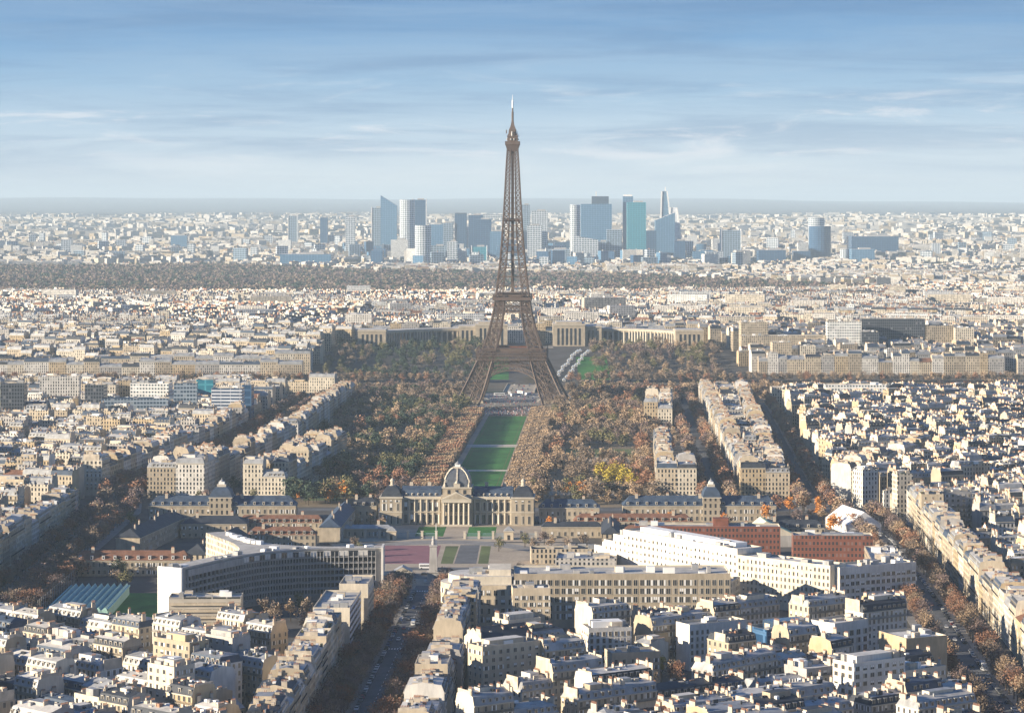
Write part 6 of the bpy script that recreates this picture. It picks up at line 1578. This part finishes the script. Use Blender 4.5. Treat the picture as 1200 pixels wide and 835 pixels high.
def car_cabin(L=4.3, Wd=1.78):
    mb = MB(); r = lambda x0, x1, w, z: [(x0, -w, z), (x1, -w, z), (x1, w, z), (x0, w, z)]
    mb.loft([r(-L / 2 + .2, L / 2 - 1.2, Wd * .46, 1.0), r(-L / 2 + .72, L / 2 - 1.72, Wd * .38, 1.41)], 'glass'); return mb.mesh('window_band')
def wheel_mesh(r=.31):
    mb = MB(); n = 12; rings = [[(r * math.cos(2 * math.pi * i / n), y, r * math.sin(2 * math.pi * i / n)) for i in range(n)] for y in (-.11, .11)]
    mb.loft(rings, 'tyre'); mb.face(rings[0][::-1], 'tyre'); return mb.mesh('wheel')
CB = {k: car_body(k) for k in PAINT}; CC = car_cabin(); WH = wheel_mesh()
def car(x, y, a, col, label, group, z=.015, parts=True):
    t = thing('car', label, 'car', (x, y, z), a, group); inst('body', CB[col], t, (0, 0, 0)); inst('window_band', CC, t, (0, 0, 0))
    if parts:
        for px in (-1.3, 1.3):
            for py in (-.8, .8): inst('wheel', WH, t, (px, py, .31))
cr = random.Random(9); CN = list(PAINT)
def car_line(pl, s, y0, y1, step, where, prob=.75, parts=True):
    l = []
    for (x0, ya), (x1, yb) in zip(pl[:-1], pl[1:]):
        y = max(ya, y0)
        while y < min(yb, y1):
            x = x0 + (x1 - x0) * (y - ya) / (yb - ya) + s
            if cr.random() < prob and sees((x, y, 1.4)): l.append((x, y, math.atan2(yb - ya, x1 - x0)))
            y += step * cr.uniform(.95, 1.5)
    for i, (x, y, a) in enumerate(l):
        c = cr.choices(CN, [4, 5, 5, 4, 1, 2])[0]; car(x, y, a + (math.pi if s < 0 else 0), c, f'{c} car {where}, {ordw(i)} from the camera', 'cars ' + where, .02, parts)
car_line(AVL, -5.9, 940, 1395, 5.6, 'parked at the left kerb of the avenue')
car_line(AVL, 5.9, 940, 1395, 5.6, 'parked at the right kerb of the avenue')
car_line(AVL, -2.2, 1240, 1395, 24, 'driving along the avenue, left lane', .8)
car_line(BRE, -6.4, 950, 1700, 5.6, 'parked at the left kerb of the second boulevard')
car_line(BRE, 6.4, 950, 1700, 5.6, 'parked at the right kerb of the second boulevard')
car_line(BRE, 2.4, 1000, 1700, 30, 'driving along the second boulevard', .7)
car_line(SUF, -3, 1400, 1900, 24, 'driving along the park boulevard', .8)
car_line(LAB, 3, 1765, 1850, 9, 'queuing at the street corner behind the marquee', .8)
for i in range(9):
    x = -58 + i * 8.2; y = 1452 + (i % 2) * 9
    if sees((x, y, 1)): c = cr.choice(CN); car(x, y, cr.choice((0, math.pi)), c, f'{c} car crossing the place by the monument, {ordw(i)} from the curved office', 'cars crossing the place')
def van(x, y, a, label, L, Wd, H, cat='van', name='van'):
    t = thing(name, label, cat, (x, y, .02), a); b = MB(); b.loft([[(x_ * L / 2 * k + o, y_ * Wd / 2 * q, z) for x_, y_ in ((-1, -1), (1, -1), (1, 1), (-1, 1))] for k, o, q, z in ((1, 0, 1, .4), (1, 0, 1, H * .55), (.985, -.03, .97, H * .9), (.96, -.06, .92, H))], 'paint_white'); b.obj('body', t)
    w = MB()
    for s in (-1, 1): w.box((0, s * (Wd / 2 - .02), H * .5), (L * .86, .1, H * .26), 'glass')
    w.box((L / 2 - .04, 0, H * .45), (.12, Wd * .86, H * .36), 'glass'); w.obj('window_band', t)
    for px in (-L * .32, L * .32):
        for py in (-Wd / 2 + .1, Wd / 2 - .1): inst('wheel', WH, t, (px, py, .42), 0, (1.4, 1.3, 1.35))
van(ax(1286) + 1.5, 1286, math.pi / 2 + AXA, 'white delivery van driving up the avenue between the brown trees', 5.8, 2.1, 2.5)
van(214.5, 1164, math.pi / 2 - .06, 'long white bus on the second boulevard by the crossing', 12, 2.5, 3.1, 'bus', 'bus')
van(-30, 1446, 0, 'white bus waiting on the place behind the stone monument', 11, 2.5, 3.0, 'bus', 'bus')
van(-50, 1486, 0, 'white lorry beside the plum-coloured court on the place', 8, 2.4, 3.0, 'lorry', 'lorry')
for i, (x, y) in enumerate(((-14, 2845), (4, 2838), (18, 2850), (-3, 2868), (10, 2875))): van(x, y, .1 + i * .5, f'white coach behind the tower arch, {ordw(i)} from its left side', 12, 2.5, 3.2, 'coach', 'coach')
l = []
for k in range(34):
    x, y = cr.uniform(-14, 28), cr.uniform(2790, 3020)
    if y > 2885: x = ax(y) + cr.choice((-9, -3, 3, 9))
    l.append((x, y))
l.sort(key=lambda p: p[1])
for i, (x, y) in enumerate(l): c = cr.choice(CN); car(x, y, math.pi / 2, c, f'{c} car beyond the tower arch towards the bridge, {ordw(i)} from the tower', 'cars beyond the tower arch', .02 if y < 2890 else .32, False)

# crowd before and under the tower
def crowd():
    V = MB(); g = random.Random(3)
    for k in range(900):
        if k < 620: y = g.uniform(2570, 2680); x = ax(y) + g.gauss(0, 17)
        else: y = g.uniform(2680, 2860); x = ax(y) + g.uniform(-34, 34)
        h = g.uniform(1.55, 1.85); m = g.choice(['dark_iron', 'paint_blue', 'tyre', 'paint_grey', 'paint_red', 'brick_red', 'paint_white'])
        V.lathe((x, y, .02), [(.16, 0), (.2, h * .45), (.27, h * .62), (.25, h * .78), (.1, h * .85)], m, 5); V.lathe((x, y, .02 + h * .86), [(.05, 0), (.11, .1), (.06, .22)], 'stack_wall', 5)
    stuff(V.obj('crowd'), 'dense dark crowd of visitors standing around the foot of the iron tower', 'crowd')
crowd()

# ------------------------------------------------------------------ air
def haze():
    mb = MB(); mb.prism([(-13500, -1200), (13500, -1200), (13500, 51500), (-13500, 51500)], -8.2, 450, 'haze_air', 'haze_air'); mb.face([(-13500, 51500, -8.2), (13500, 51500, -8.2), (13500, -1200, -8.2), (-13500, -1200, -8.2)], 'haze_air')
    stuff(mb.obj('haze'), 'thin bluish winter haze lying over the whole city', 'haze')
hm = bpy.data.materials.new('haze_air'); hm.use_nodes = True; MATS['haze_air'] = hm
_n = hm.node_tree.nodes; _l = hm.node_tree.links; _n.clear(); _o = _n.new('ShaderNodeOutputMaterial'); _p = _n.new('ShaderNodeVolumePrincipled')
_p.inputs['Color'].default_value = (*HAZE_COLOR, 1); _p.inputs['Density'].default_value = HAZE_DENSITY; _p.inputs['Anisotropy'].default_value = 0.0
_l.new(_p.outputs[0], _o.inputs['Volume'])
haze()
print('objects', len(bpy.data.objects))
